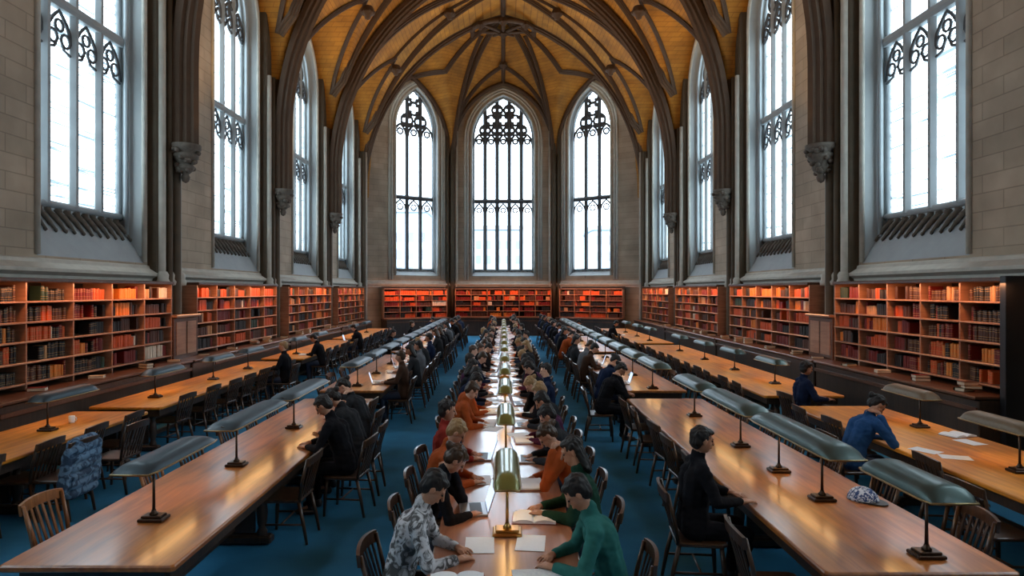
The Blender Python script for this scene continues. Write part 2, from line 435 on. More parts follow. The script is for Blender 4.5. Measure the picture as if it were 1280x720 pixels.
        h += pitch*.84; row += 1
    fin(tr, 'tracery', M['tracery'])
    # carved foliage band under the glass
    cv = MB(); rr = random.Random(idx); k = int(2*w/.24)
    for i in range(k):
        u = uc-w+2*w*(i+.5)/k; f = .22
        for j in range(4):
            a_ = .14*j; d = depth-.04-a_*.55; h_ = sill_gl-.10-a_*.95
            rad = .075-.012*j
            m_ = Matrix.Rotation(rr.uniform(-.6, .6), 4, 'Z')
            cv.ell(pt(u+.045*j+rr.uniform(-.02, .02), d-.03, h_), (rad*1.0, rad*.9, rad*1.15), 7, 5)
        if near: cv.tube([pt(u-.08, depth-.08, sill_gl-.08), pt(u+.02, depth-.2, sill_gl-.26), pt(u+.12, depth-.34, sill_gl-.52)], [.045, .05, .02], 6)
    fin(cv, 'foliage_carving', M['carve'])
    # ledge under the glass
    mb = MB(); mb.tube([pt(uc-w, depth-.1, sill_gl+.0), pt(uc+w, depth-.1, sill_gl+.0)], .07, 8); fin(mb, 'ledge', M['frame'])
    # portal for the daylight
    return root

def strip_profile(mb, fr, u0, u1, prof):
    """moulding: closed profile [(into room, h)] from u0 to u1"""
    O, t, n, _ = fr
    vs = [O+t*u-n*d+Vector((0, 0, h)) for u in (u0, u1) for d, h in prof]; k = len(prof)
    mb.add(vs, [tuple(range(k)), tuple(range(2*k-1, k-1, -1))]+[(i, (i+1) % k, k+(i+1) % k, k+i) for i in range(k)])

FRAMES = {'left': (Vector((-XW, 0, 0)), Vector((0, 1, 0)), Vector((-1, 0, 0)), 1), 'right': (Vector((XW, 0, 0)), Vector((0, 1, 0)), Vector((1, 0, 0)), 1)}
# floor, walls
mb = MB(); mb.add([(-XW-.2, YBACK, 0), (XW+.2, YBACK, 0), (XW+.2, APSE_Y, 0), (APB[0], APB[1]+.1, 0), (-APB[0], APB[1]+.1, 0), (-XW-.2, APSE_Y, 0)], [(0, 1, 2, 3, 4, 5)])
struct(mb.obj('floor', M['carpet']))
widx = 1
SIDE_OP = dict(w=1.55, si=3.2, gl=4.2, hs=11.0, ha=12.9)
COURSE = [(0, 2.78), (.10, 2.78), (.12, 2.86), (.22, 2.92), (.22, 2.98), (.06, 3.08), (.04, 3.14), (0, 3.16)]
tn = 1
for side in ('left', 'right'):
    fr = FRAMES[side]; mb = MB()
    wall_panel(mb, fr, YBACK, APSE_Y, 15.5, [(yc, SIDE_OP['w']+.06, SIDE_OP['si'], SIDE_OP['hs'], SIDE_OP['ha']+.1) for yc in WINC])
    w_ = struct(mb.obj('wall_'+side, M['wall']))
    for yc in WINC:
        build_window(widx, fr, yc, SIDE_OP['w'], SIDE_OP['si'], SIDE_OP['gl'], SIDE_OP['hs'], SIDE_OP['ha'], 4, .57, M['glass_side'], yc < 40)
        widx += 1
    mb = MB(); strip_profile(mb, fr, YBACK, APSE_Y, COURSE); struct(mb.obj('trim_%d' % tn, M['trim'])); tn += 1
    # raised vertical fillet framing each bay panel, left of each window
    sg = -1 if side == 'left' else 1
    for yp in PILC:
        # clustered pier with shafts
        r_ = empty('trim_%d' % tn, (sg*XW, yp, 0), kind='structure'); tn += 1
        m2 = MB(); m2.cbox((-sg*.10, 0, 8.0), (.26, .98, 16.0), .05); m2.obj('pier_core', M['pier'], r_)
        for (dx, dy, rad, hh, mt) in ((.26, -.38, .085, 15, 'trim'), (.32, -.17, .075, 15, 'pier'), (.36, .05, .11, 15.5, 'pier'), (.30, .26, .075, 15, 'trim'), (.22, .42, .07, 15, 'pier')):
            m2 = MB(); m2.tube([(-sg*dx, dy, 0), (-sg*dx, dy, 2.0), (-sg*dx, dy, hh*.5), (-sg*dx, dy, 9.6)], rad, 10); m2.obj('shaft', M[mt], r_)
        m2 = MB()
        for dy in (-.38, 0, .38): m2.lathe([(.0, 2.7), (.14, 2.72), (.15, 2.8), (.12, 2.86), (.13, 2.95), (.09, 3.02)], (-sg*.28, dy, 0), 10)
        m2.obj('pier_ring', M['trim'], r_)
        if yp > 33: continue
        # carved corbel carrying the arch
        m2 = MB(); m2.lathe([(0, 4.72), (.07, 4.76), (.10, 4.86), (.07, 4.92), (.17, 5.02), (.20, 5.1), (.15, 5.16), (.27, 5.28), (.29, 5.36), (.22, 5.42), (.33, 5.5), (.34, 5.6), (.0, 5.62)], (-sg*.58, .05, .35), 12)
        rr = random.Random(3)
        for i in range(26):
            a_ = rr.uniform(0, 2*PI); hz = rr.uniform(4.95, 5.5); q_ = .12+(hz-4.9)*.32
            m2.ell((-sg*.58+q_*math.cos(a_), .05+q_*math.sin(a_), hz+.35), (.07, .07, .06), 6, 4)
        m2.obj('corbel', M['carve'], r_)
for nm, key, side in (('far_left', 'L', FL), ('far', 'C', FC), ('far_right', 'R', FR)):
    mb = MB(); fr = side
    uc, w, hs, ha, n = (2.2, 1.28, 11.8, 14.1, 3) if key != 'C' else (3.1, 1.8, 11.6, 14.05, 5)
    wall_panel(mb, fr, 0, fr[3], 16.9, [(uc, w+.06, 3.45, hs, ha+.1)])
    struct(mb.obj('wall_'+nm, M['wall']))
    build_window(widx, fr, uc, w, 3.45, 3.8, hs, ha, n, .55, M['glass_far'], False, 7.9, .12); widx += 1
    mb = MB(); strip_profile(mb, fr, 0, fr[3], COURSE); struct(mb.obj('trim_%d' % tn, M['trim'])); tn += 1
    # broad hood mouldings around the window head
    for dw, rr_ in ((.30, .06), (.45, .07)):
        mb = MB(); o = outline(uc, min(w+dw, uc-.12), 3.2, hs, ha+dw, 12)
        o = [(u, h) for u, h in o if u > .1]
        mb.tube([fr[0]+fr[1]*u-fr[2]*.04+Vector((0, 0, h)) for u, h in o], rr_, 8); struct(mb.obj('trim_%d' % tn, M['trim'])); tn += 1
for sx in (-1, 1):
    for (px, py, top) in ((APB[0], APB[1], 12.4), (XW, APSE_Y, 10)):
        r_ = empty('trim_%d' % tn, (sx*px, py, 0), kind='structure'); tn += 1
        for (dx, dy, rad, mt) in ((-.34, -.12, .09, 'trim'), (-.12, -.24, .13, 'pier'), (.16, -.30, .09, 'pier'), (.38, -.2, .08, 'trim')):
            if px == XW: dx, dy = dx*.5-.35, dy*1.3
            m2 = MB(); m2.tube([(sx*dx, dy, 0), (sx*dx, dy, 5), (sx*dx, dy, top)], rad, 10); m2.obj('shaft', M[mt], r_)
        m2 = MB(); m2.cbox((-sx*.05, -.06, top/2), (.7, .22, top), .06); m2.obj('pier_core', M['pier'], r_)
mb = MB(); mb.add([(-XW-.2, YBACK, 0), (XW+.2, YBACK, 0), (XW+.2, YBACK, 17.5), (-XW-.2, YBACK, 17.5)], [(0, 1, 2, 3)]); struct(mb.obj('wall_back', M['wall']))

# vault
mb = MB()
xs = sorted(set([XW*math.sin(PI/2*i/44)*s for i in range(45) for s in (-1, 1)]))
ys = []; y = YBACK
while y < APSE_Y: ys.append(y); y += .12 if y > 8 else .3
ys.append(APSE_Y); nx = len(xs)
vs = [(x, y, Hmain(x, y)) for y in ys for x in xs]
mb.add(vs, [(j*nx+i, j*nx+i+1, (j+1)*nx+i+1, (j+1)*nx+i) for j in range(len(ys)-1) for i in range(nx-1)], 0, True)
for key, (f, *_r) in LUN.items():
    nb = 60; ns = 44
    vs = []
    for i in range(nb+1):
        b = f[0]+f[1]*(f[3]*i/nb)
        for j in range(ns+1):
            s = math.sin(PI/2*j/ns); p = OC+(b-OC)*s; vs.append((p.x, p.y, Hapse(b, s, key)))
    mb.add(vs, [(i*(ns+1)+j, (i+1)*(ns+1)+j, (i+1)*(ns+1)+j+1, i*(ns+1)+j+1) for i in range(nb) for j in range(ns)], 0, True)
vault = struct(mb.obj('ceiling', M['vault'], fix=False))
SEC = [(-.26, .12), (-.26, -.06), (-.17, -.10), (-.19, -.2), (-.10, -.26), (-.10, -.34), (0, -.42), (.10, -.34), (.10, -.26), (.19, -.2), (.17, -.10), (.26, -.06), (.26, .12)]
def scale_sec(k): return [(a*k, b*k) for a, b in SEC]
def rib(pts, side, k, parent=vault):
    m_ = MB(); pts = [Vector(p) for p in pts]
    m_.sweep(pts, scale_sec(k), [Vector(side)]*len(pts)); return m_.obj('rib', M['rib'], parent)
def plan_rib(a, b, H, k, n=34, off=.02, ease=True):
    a = Vector((a[0], a[1], 0)); b = Vector((b[0], b[1], 0)); d = (b-a).normalized(); side = Vector((-d.y, d.x, 0))
    pts = []
    for i in range(n+1):
        s = i/n
        if ease: s = 1-math.cos(s*PI/2)
        p = a+(b-a)*s; pts.append(Vector((p.x, p.y, H(p.x, p.y)-off)))
    return rib(pts, side, k)
# transverse arches at the piers
def trans(y, k, rr=9.56, low=5.9):
    pts = [(rr-C0, y, low), (rr-C0, y, max(low+.2, 6.8))]
    th1 = math.acos(C0/rr)
    for i in range(25):
        th = th1*i/24; pts.append((-C0+rr*math.cos(th), y, SPR+rr*math.sin(th)))
    full = pts+[(-x, y_, z) for x, y_, z in reversed(pts[:-1])]
    # frame: section hangs inward, so use the polar direction
    m_ = MB(); vs = []; sec = scale_sec(k); n = len(sec)
    for i, p in enumerate(full):
        x, _, z = p; sg = 1 if x >= 0 else -1
        if z <= SPR: nrm = Vector((sg, 0, 0))
        else: nrm = Vector((x+sg*C0, 0, z-SPR)).normalized()
        if abs(x) < 1e-3: nrm = Vector((0, 0, 1))
        for a_, b_ in sec: vs.append(Vector(p)+Vector((0, a_, 0))+nrm*(b_+.1))
    m_.add(vs, [(i*n+q, i*n+(q+1) % n, (i+1)*n+(q+1) % n, (i+1)*n+q) for i in range(len(full)-1) for q in range(n)]+[tuple(range(n)), tuple((len(full)-1)*n+q for q in range(n))])
    m_.obj('transverse_arch', M['rib'], vault)
for yp in PILC[1:-1]: trans(yp+.05, .92)
trans(PILC[-1]+.1, .7, 9.80, 7.0)
for i in range(1, len(PILC)-1):
    y0, y1 = PILC[i], PILC[i+1]; yc = WINC[i]-.5 if i < len(WINC) else (y0+y1)/2; ym = (y0+y1)/2
    for sx in (-1, 1):
        for (ya, sgn) in ((y0+.35, 1), (y1-.25, -1)):
            plan_rib((sx*7.35, ya), (0, ym), Hmain, .55)
            plan_rib((sx*7.35, ya), (sx*2.6, ym+(-sgn)*.9), Hmain, .38)
            plan_rib((sx*7.4, ya), (sx*5.3, yc), Hmain, .32)
        plan_rib((sx*7.8, yc), (0, ym), Hmain, .26, 24, .02, False)
plan_rib((0, YBACK), (0, APSE_Y), Hmain, .5, 60, 0, False)
def bosses(pts, r=.28):
    for (x, y, z) in pts:
        m_ = MB(); rr = random.Random(int(x*10+y)); m_.lathe([(0, -r*1.5), (r*.4, -r*1.3), (r*.5, -r*.9), (r*.95, -r*.6), (r, -.1), (r*.7, .1)], (0, 0, 0), 10)
        for i in range(10): m_.ell((r*.8*math.cos(i*.63), r*.8*math.sin(i*.63), -r*.45), (r*.28,)*3, 6, 4)
        m_.obj('boss', M['rib'], vault, (x, y, z))
bl = []
for i in range(1, len(PILC)-1):
    ym = (PILC[i]+PILC[i+1])/2; bl.append((0, ym, 17.2))
    for sx in (-1, 1): bl.append((sx*2.6, ym, P(2.6)-.25)); bl.append((sx*5.3, WINC[i]-.5, 13.6))
bosses(bl)
# apse ribs
def apse_rib(b, key, k, s1=1.0, s0=0.06):
    b = Vector((b[0], b[1], 0)); d = (b-OC).normalized(); side = Vector((-d.y, d.x, 0)); pts = []
    for i in range(36):
        s = s0+(s1-s0)*math.sin(PI/2*i/35); p = OC+(b-OC)*s; pts.append(Vector((p.x, p.y, Hapse(b, s, key)-.02)))
    rib(pts, side, k)
def fpt(f, u): return (f[0]+f[1]*u)
for key, f in (('L', FL), ('C', FC), ('R', FR)):
    uc = LUN[key][1]
    apse_rib(fpt(f, uc), key, .45)
    if key == 'C':
        apse_rib(fpt(f, .02), key, .6, .985); apse_rib(fpt(f, f[3]-.02), key, .6, .985)
    else:
        apse_rib(fpt(f, f[3]-.5), key, .45, .95)
    # wall rib following the lunette
    m_ = MB(); pts = []; w = LUN[key][2]-.02; hs, ha = LUN[key][3:5]
    for i in range(-20, 21):
        u = w*math.sin(PI/2*i/20); pts.append(fpt(f, uc+u)-f[2]*.12+Vector((0, 0, arch(u, w, hs, ha)-.02)))
    m_.tube(pts, .13, 8); m_.obj('rib', M['rib'], vault)
def Hany(x, y):
    p = Vector((x, y, 0)); best = None
    for key, (f, *_r) in LUN.items():
        d = (p-OC).dot(f[2])/((f[0]-OC).dot(f[2]))
        if best is None or d > best[0]: best = (d, key)
    d = max(best[0], .02); return Hapse(OC+(p-OC)/d, d, best[1])
for sx in (-1, 1):
    plan_rib((sx*2.95, 37.55), (0, 36.9), Hany, .38)
    plan_rib((sx*2.95, 37.55), (sx*1.2, 35.2), Hany, .45)
ringp = [Vector((1.7*math.cos(a*PI/16), 35.0+1.5*math.sin(a*PI/16), 16.75)) for a in range(32)]
m_ = MB(); m_.tube(ringp, .14, 8, closed=True); m_.obj('lierne_ring', M['rib'], vault)
m_ = MB()
for a in range(8):
    q = Vector((1.7*math.cos(a*PI/4), 35.0+1.5*math.sin(a*PI/4), 16.75)); m_.tube([q, Vector((0, 35.0, 16.7))], .09, 6)
m_.obj('lierne', M['rib'], vault)
bosses([(0, 35.0, 16.7), (0, 36.7, 15.6)]+[(1.7*math.cos(a*PI/4), 35.0+1.5*math.sin(a*PI/4), 16.75) for a in range(8)], .24)

# ------------------------------------------------------------------ bookcases
ROWS = [1.16, 1.48, 1.80, 2.10, 2.42, 2.76]     # shelf boards, near bays
BK = []      # compartments: (side frame origin, tangent, inward normal, u0, u1, z0, z1, name info)
def bookcase(o, t, nrm, length, mod, label, lower_only_to=None, zoff=0, name='bookcase', info=None, depth=.42):
    """o: floor point at the wall side start, t along, nrm into the room"""
    o = Vector(o); rz = math.atan2(t.y, t.x)
    root = empty(name, tuple(o), rz, label, 'bookcase', 'oak bookcases along the walls')
    # local: x along, y = toward wall (+) ; room is -y when t x z ... compute sign
    ly = Vector((-t.y, t.x, 0)); sg = 1 if ly.dot(nrm) > 0 else -1      # room direction in local y
    Wd = depth
    def bx(nm, c, d, m, b=.008):
        mb_ = MB(); mb_.cbox((c[0], sg*c[1], c[2]), d, b); return mb_.obj(nm, m, root)
    rows = [z+zoff for z in ROWS]
    bx('back_panel', (length/2, .02, 1.9+zoff/2), (length, .03, 1.9), M['bback'], .002)
    bx('plinth', (length/2, (Wd+.42)/2, .5), (length, Wd+.42-.02, 1.0), M['dwood'], .02)
    bx('counter', (length/2, (Wd+.46)/2, 1.03), (length, Wd+.48, .05), M['bwood'], .012)
    bx('kick_board', (length/2, Wd+.43, .08), (length, .03, .16), M['dwood'])
    n = max(1, round(length/mod)); pw = length/n
    for i in range(n+1):
        bx('upright', (min(max(i*pw, .02), length-.02), Wd/2, (1.055+rows[-1])/2), (.032, Wd, rows[-1]-1.055), M['shelfedge'])
    if info == ('right', 1): bx('end_panel', (-.06, Wd/2+.05, 1.42), (.11, Wd+.12, 2.78), M['black'])
    for z in rows[:-1]:
        bx('shelf', (length/2, Wd/2+.01, z), (length, Wd-.01, .028), M['shelfedge'], .004)
    bx('cornice', (length/2, Wd/2+.02, rows[-1]), (length, Wd+.06, .07), M['bwood'], .015)
    m3 = MB()
    m3.cbox((length/2, sg*(Wd+.435), .86), (length, .03, .07), .01)
    m3.obj('plinth_moulding', M['bwood'], root)
    for i in range(n):
        for r_ in range(5):
            BK.append((o, t, nrm, i*pw+.03, (i+1)*pw-.03, rows[r_]+.015, rows[r_+1]-.04, info, i, r_))
    return root
SB = 7.9
bays = [(3.2, 7.55), (8.75, 14.15), (15.3, 20.7), (21.85, 27.25), (28.4, 33.7)]
nthbay = ['behind', 'near', 'second', 'third', 'fourth']
for sx, sd in ((-1, 'left'), (1, 'right')):
    for bi, (a, b) in enumerate(bays):
        if bi == 0 and sx == 1: continue
        if sx == 1 and bi == 1: a = 9.3
        lab = 'oak bookcase of red and brown books on the %s wall, %s bay' % (sd, ['outermost', 'near', 'second', 'third', 'farthest'][bi])
        bookcase((sx*SB, a, 0), Vector((0, 1, 0)), Vector((-sx, 0, 0)), b-a, 1.0 if bi < 3 else 1.0, lab, info=(sd, bi), depth=.58)
        if bi < 4 and not (sx == 1 and bi == 0):
            # low end case wrapping the pier, cap at 2.0 m
            a2, b2 = b+.02, bays[bi+1][0]-.02
            if sx == 1 and bi == 1: pass
            r_ = empty('low_bookcase', (sx*SB, a2, 0), 0, 'low oak cupboard in front of the %s wall pier, %s from the camera' % (sd, ORD[bi]), 'cupboard', 'low cases in front of the piers')
            L_ = b2-a2; cx = -sx*.60
            m2 = MB(); m2.cbox((cx, L_/2, .5), (.86, L_, 1.0), .02); m2.obj('plinth', M['dwood'], r_)
            if bi >= 2:
                m2 = MB(); m2.cbox((cx-sx*.02, L_/2, 1.03), (.92, L_+.02, .05), .012); m2.obj('counter', M['bwood'], r_); continue
            m2 = MB(); m2.cbox((-sx*.5, L_/2, 1.5), (.22, L_, .98), .015); m2.obj('body', M['bwood'], r_)
            m2 = MB(); m2.cbox((-sx*.52, L_/2, 2.02), (.34, L_+.02, .06), .015); m2.obj('cap', M['shelfedge'], r_)
            m2 = MB(); m2.cbox((cx-sx*.02, L_/2, 1.03), (.92, L_+.02, .05), .012); m2.obj('counter', M['bwood'], r_)
            m2 = MB(); 
            for q in (.28, .72): m2.cbox((-sx*.615, L_*q, 1.52), (.012, L_*.38, .74), .005)
            m2.obj('door', M['shelfedge'], r_)
# apse bookcases
k_ = 0
for key, f, (ua, ub) in (('L', FL, (.6, 4.55)), ('C', FC, (.3, 5.9)), ('R', FR, (.6, 4.55))):
    o = f[0]+f[1]*ua-f[2]*.30
    bookcase(o, f[1], -f[2], ub-ua, 1.0, 'oak bookcase of red books under the %s window of the far wall' % {'L': 'left', 'C': 'middle', 'R': 'right'}[key], zoff=-.08, info=('far', key), depth=.36)
# books
def book_mesh(name, mats_idx=(0, 1)):
    """unit book: spine towards -y? local x = thickness(1), y depth(1), z height(1); rounded spine at y=+1 (room side)"""
    m_ = MB()
    sp = [(-.5, 0), (-.5, .86), (-.42, .95), (-.2, .99), (0, 1.0), (.2, .99), (.42, .95), (.5, .86), (.5, 0)]
    n = len(sp)
    vs = [(x, y, 0) for x, y in sp]+[(x, y, 1) for x, y in sp]
    fs = [(i, i+1, n+i+1, n+i) for i in range(n-1)]
    m_.add(vs, fs, 0)
    inn = [(-.4, .02), (-.4, .84), (.4, .84), (.4, .02)]
    m_.add([(x, y, .025) for x, y in inn]+[(x, y, .975) for x, y in inn], [(0, 1, 2, 3), (4, 5, 6, 7), (3, 0, 4, 7)], 1)
    m_.add([(-.5, 0, 0), (-.4, 0, 0), (-.4, .86, 0), (-.5, .86, 0), (-.5, 0, 1), (-.4, 0, 1), (-.4, .86, 1), (-.5, .86, 1),
            (.5, 0, 0), (.4, 0, 0), (.4, .86, 0), (.5, .86, 0), (.5, 0, 1), (.4, 0, 1), (.4, .86, 1), (.5, .86, 1)],
           [(0, 1, 2, 3), (4, 5, 6, 7), (1, 2, 6, 5), (8, 9, 10, 11), (12, 13, 14, 15), (9, 10, 14, 13)], 0)
    # raised bands on the spine
    for z in (.14, .3, .7, .86):
        m_.add([(x*1.03, y+.025, z-.012) for x, y in sp[1:-1]]+[(x*1.03, y+.025, z+.012) for x, y in sp[1:-1]], [(i, i+1, n-2+i+1, n-2+i) for i in range(n-3)], 2)
    return m_
unit = book_mesh('book')
M['gilt'] = solid('gilt_band', (.55, .33, .12), .35, .6)
bmesh_data = unit.mesh('book', [BM['brown'], M['page'], M['gilt']])
books = []
rb = random.Random(21)
names = list(BOOKC)
for (o, t, nrm, u0, u1, z0, z1, info, ci, ri) in BK:
    u = u0+.005; far = info[0] == 'far'
    near = info[0] != 'far' and info[1] == 1
    kind = rb.random(); n = 0
    wts = [7, 6, 5, 6, .8, .3, .5, 2] if not (info[0] == 'left' and info[1] <= 1) else [4, 2.2, 6, 9, 1.2, 1.2, .5, 2.2]
    col = rb.choices(names, wts)[0]
    if near and rb.random() < .08: u += rb.uniform(.2, .5)
    th0 = .058 if near or info[1] == 0 else .075
    base = rb.uniform(.19, .25)
    while u < u1-.05:
        if rb.random() < .22: col = rb.choices(names, wts)[0]; base = rb.uniform(.17, .25)
        if rb.random() < (.035 if not far else .02): u += rb.uniform(.08, .3); continue
        th = th0*rb.uniform(.7, 1.35); h = min(base*rb.uniform(.95, 1.06), z1-z0)
        if u+th > u1: break
        dp = rb.uniform(.19, .24)
        books.append((o, t, nrm, u+th/2, th*.96, dp, h, z0, col, info, ci, ri, rb.uniform(0, .03))); u += th
def order(b):
    o, t = b[0], b[1]; p = o+t*b[3]
    if b[9][0] == 'far' or b[9][1] == 0: return 999
    px = 800*abs(p.x)/p.y
    return p.y if px < 640 + (11 if p.x > 0 else -11) + 40 else 900
books.sort(key=order)
NB = 290
rowname = ['lowest', 'second lowest', 'middle', 'second highest', 'top']
stuffmb = MB(); pal = names
depthof = {'far': .30}
for k, (o, t, nrm, u, th, dp, h, z0, col, info, ci, ri, jit) in enumerate(books):
    D = .50 if info[0] != 'far' else .32
    p = o+t*u+nrm*(D-dp-jit); rz = math.atan2(nrm.y, nrm.x)-PI/2
    if k < NB:
        b_ = bpy.data.objects.new('book', bmesh_data); C.objects.link(b_)
        b_.location = (p.x, p.y, z0); b_.rotation_euler.z = rz; b_.scale = (th, dp, h)
        b_.material_slots[0].link = 'OBJECT'; b_.material_slots[0].material = BM[col]
        g = '%s books, %s shelf, %s column of the near %s bookcase' % (col, rowname[ri], ORD[ci], info[0])
        tag(b_, '%s book on the %s shelf, %s column of the near %s wall bookcase' % (col, rowname[ri], ORD[ci], info[0]), 'book', g)
    else:
        m4 = Matrix.Translation((p.x, p.y, z0)) @ Matrix.Rotation(rz, 4, 'Z') @ Matrix.Diagonal((th, dp, h, 1))
        vs = [m4 @ Vector(q) for q in ((-.5, 0, 0), (-.5, .9, 0), (-.2, 1, 0), (.2, 1, 0), (.5, .9, 0), (.5, 0, 0), (-.5, 0, 1), (-.5, .9, 1), (-.2, 1, 1), (.2, 1, 1), (.5, .9, 1), (.5, 0, 1))]
        stuffmb.add(vs, [(0, 1, 7, 6), (1, 2, 8, 7), (2, 3, 9, 8), (3, 4, 10, 9), (4, 5, 11, 10), (6, 7, 8, 9, 10, 11)], pal.index(col))
o_ = stuffmb.obj('shelved_books', [BM[c] for c in pal], fix=False)
tag(o_, 'rows of red, brown and orange books filling the farther wall bookcases', 'books', None, 'stuff')
# warm shelf lighting under each cornice
def area(name, loc, rot, sx, sy, e, col, spread=None):
    l = bpy.data.lights.new(name, 'AREA'); l.shape = 'RECTANGLE'; l.size = sx; l.size_y = sy; l.energy = e; l.color = col
    if spread: l.spread = spread
    o = bpy.data.objects.new(name, l); C.objects.link(o); o.location = loc; o.rotation_euler = rot; return o
def aim(o, d): o.rotation_euler = Vector(d).to_track_quat('-Z', 'Y').to_euler()
SHELF_E = 26
for sx in (-1, 1):
    for (a, b) in bays[1:]:
        o = area('shelf_light', (sx*7.15, (a+b)/2, 2.69), (0, 0, 0), .1, b-a-.3, SHELF_E, (1, .42, .18))
        aim(o, (sx*.35, 0, -1)); q = o.rotation_euler.to_matrix()
        # long side must follow the wall
        z = -Vector((sx*.35, 0, -1)).normalized(); yv = Vector((0, 1, 0)); xv = yv.cross(z)
        o.rotation_euler = Matrix((xv, yv, z)).transposed().to_euler()
for f, (ua, ub) in ((FL, (.6, 4.55)), (FC, (.3, 5.9)), (FR, (.6, 4.55))):
    c = f[0]+f[1]*((ua+ub)/2)-f[2]*1.15+Vector((0, 0, 2.75))
    o = area('shelf_light', tuple(c), (0, 0, 0), .1, ub-ua, 36, (1, .36, .16))
    z = -(f[2]*.6+Vector((0, 0, -1))).normalized(); yv = f[1].normalized(); xv = yv.cross(z)
    o.rotation_euler = Matrix((xv, yv, z)).transposed().to_euler()

# ------------------------------------------------------------------ tables
TABLES = {
 'left aisle':  ((-3.38, -2.20), [(4.27, 10.9), (11.75, 18.4), (19.25, 25.9), (26.75, 32.6)], 'top'),
 'right aisle': ((2.10, 3.38), [(4.17, 10.9), (11.75, 18.4), (19.25, 25.9), (26.75, 32.6)], 'top'),
 'centre':      ((-.50, .53), [(3.05, 10.6), (10.64, 18.1), (18.14, 25.6), (25.64, 32.9)], 'topc'),
 'left wall':   ((-6.55, -5.40), [(3.1, 9.75), (10.1, 16.6), (17.3, 23.8), (24.5, 31.0)], 'top_lamplit'),
 'right wall':  ((4.58, 5.98), [(3.1, 10.2), (11.2, 21.6), (22.4, 31.0)], 'top_lamplit'),
}
NTH = ['nearest', 'second', 'third', 'farthest']
for row, ((x0, x1), segs, mt) in TABLES.items():
    for i, (a, b) in enumerate(segs):
        W_, L_ = x1-x0, b-a
        pos = NTH[i] if i < len(segs)-1 else 'farthest'
        lab = {'left aisle': 'long reddish brown library table left of the left blue aisle', 'right aisle': 'long reddish brown library table right of the right blue aisle',
               'centre': 'long mahogany library table between the two blue aisles', 'left wall': 'long library table by the left wall, top coloured lamplit orange', 'right wall': 'long library table by the right wall, top coloured lamplit orange'}[row]
        r_ = empty('library_table', ((x0+x1)/2, a, 0), 0, '%s, %s of its row' % (lab, pos), 'table', 'library tables of the %s row' % row)
        cw = W_/2
        m_ = MB()
        ch = .10
        zt = TABLE_H
        for (z0, z1, ins) in ((zt-.045, zt-.03, .012), (zt-.03, zt-.010, 0), (zt-.010, zt, .007)):
            pass
        poly = lambda ins: [(-cw+ins+.02, ins), (cw-ins-.02, ins), (cw-ins, ins+.02), (cw-ins, L_-ins-.02), (cw-ins-.02, L_-ins), (-cw+ins+.02, L_-ins), (-cw+ins, L_-ins-.02), (-cw+ins, ins+.02)]
        prs = [(zt-.05, .012), (zt-.038, 0), (zt-.012, 0), (zt-.003, .006), (zt, .014)]
        vs = [(x, y, z) for z, ins in prs for x, y in poly(ins)]
        fs = [tuple(range(7, -1, -1)), tuple(range(len(vs)-8, len(vs)))]+[(k*8+q, k*8+(q+1) % 8, (k+1)*8+(q+1) % 8, (k+1)*8+q) for k in range(len(prs)-1) for q in range(8)]
        m_.add(vs, fs); m_.obj('tabletop', M[mt], r_)
        m_ = MB()
        for s in (-1, 1): m_.box((s*(cw-.09), L_/2, zt-.05-.06), (.03, L_-.2, .12))
        for yy in (.1, L_-.1): m_.box((0, yy, zt-.11), (W_-.2, .03, .12))
        m_.obj('apron', M['dwood'], r_)
        nl = max(3, round(L_/2.2)+1)
        for q in range(nl):
            yy = .25+(L_-.5)*q/(nl-1)
            m_ = MB()
            m_.cbox((0, yy, .055), (W_*.72, .12, .09), .02); m_.cbox((0, yy, zt-.13), (W_*.78, .10, .08), .02)
            for s in (-1, 1):
                m_.lathe([(.05, .09), (.055, .13), (.035, .17), (.05, .24), (.058, .33), (.045, .45), (.032, .5), (.05, .54), (.05, .60), (.03, .61)], (s*W_*.27, yy, 0), 10)
            m_.cbox((0, yy, .34), (W_*.42, .035, .44), .01)
            m_.obj('trestle_leg', M['dwood'], r_)
        m_ = MB(); m_.cbox((0, L_/2, .16), (.10, L_-.4, .06), .015); m_.obj('foot_rail', M['dwood'], r_)

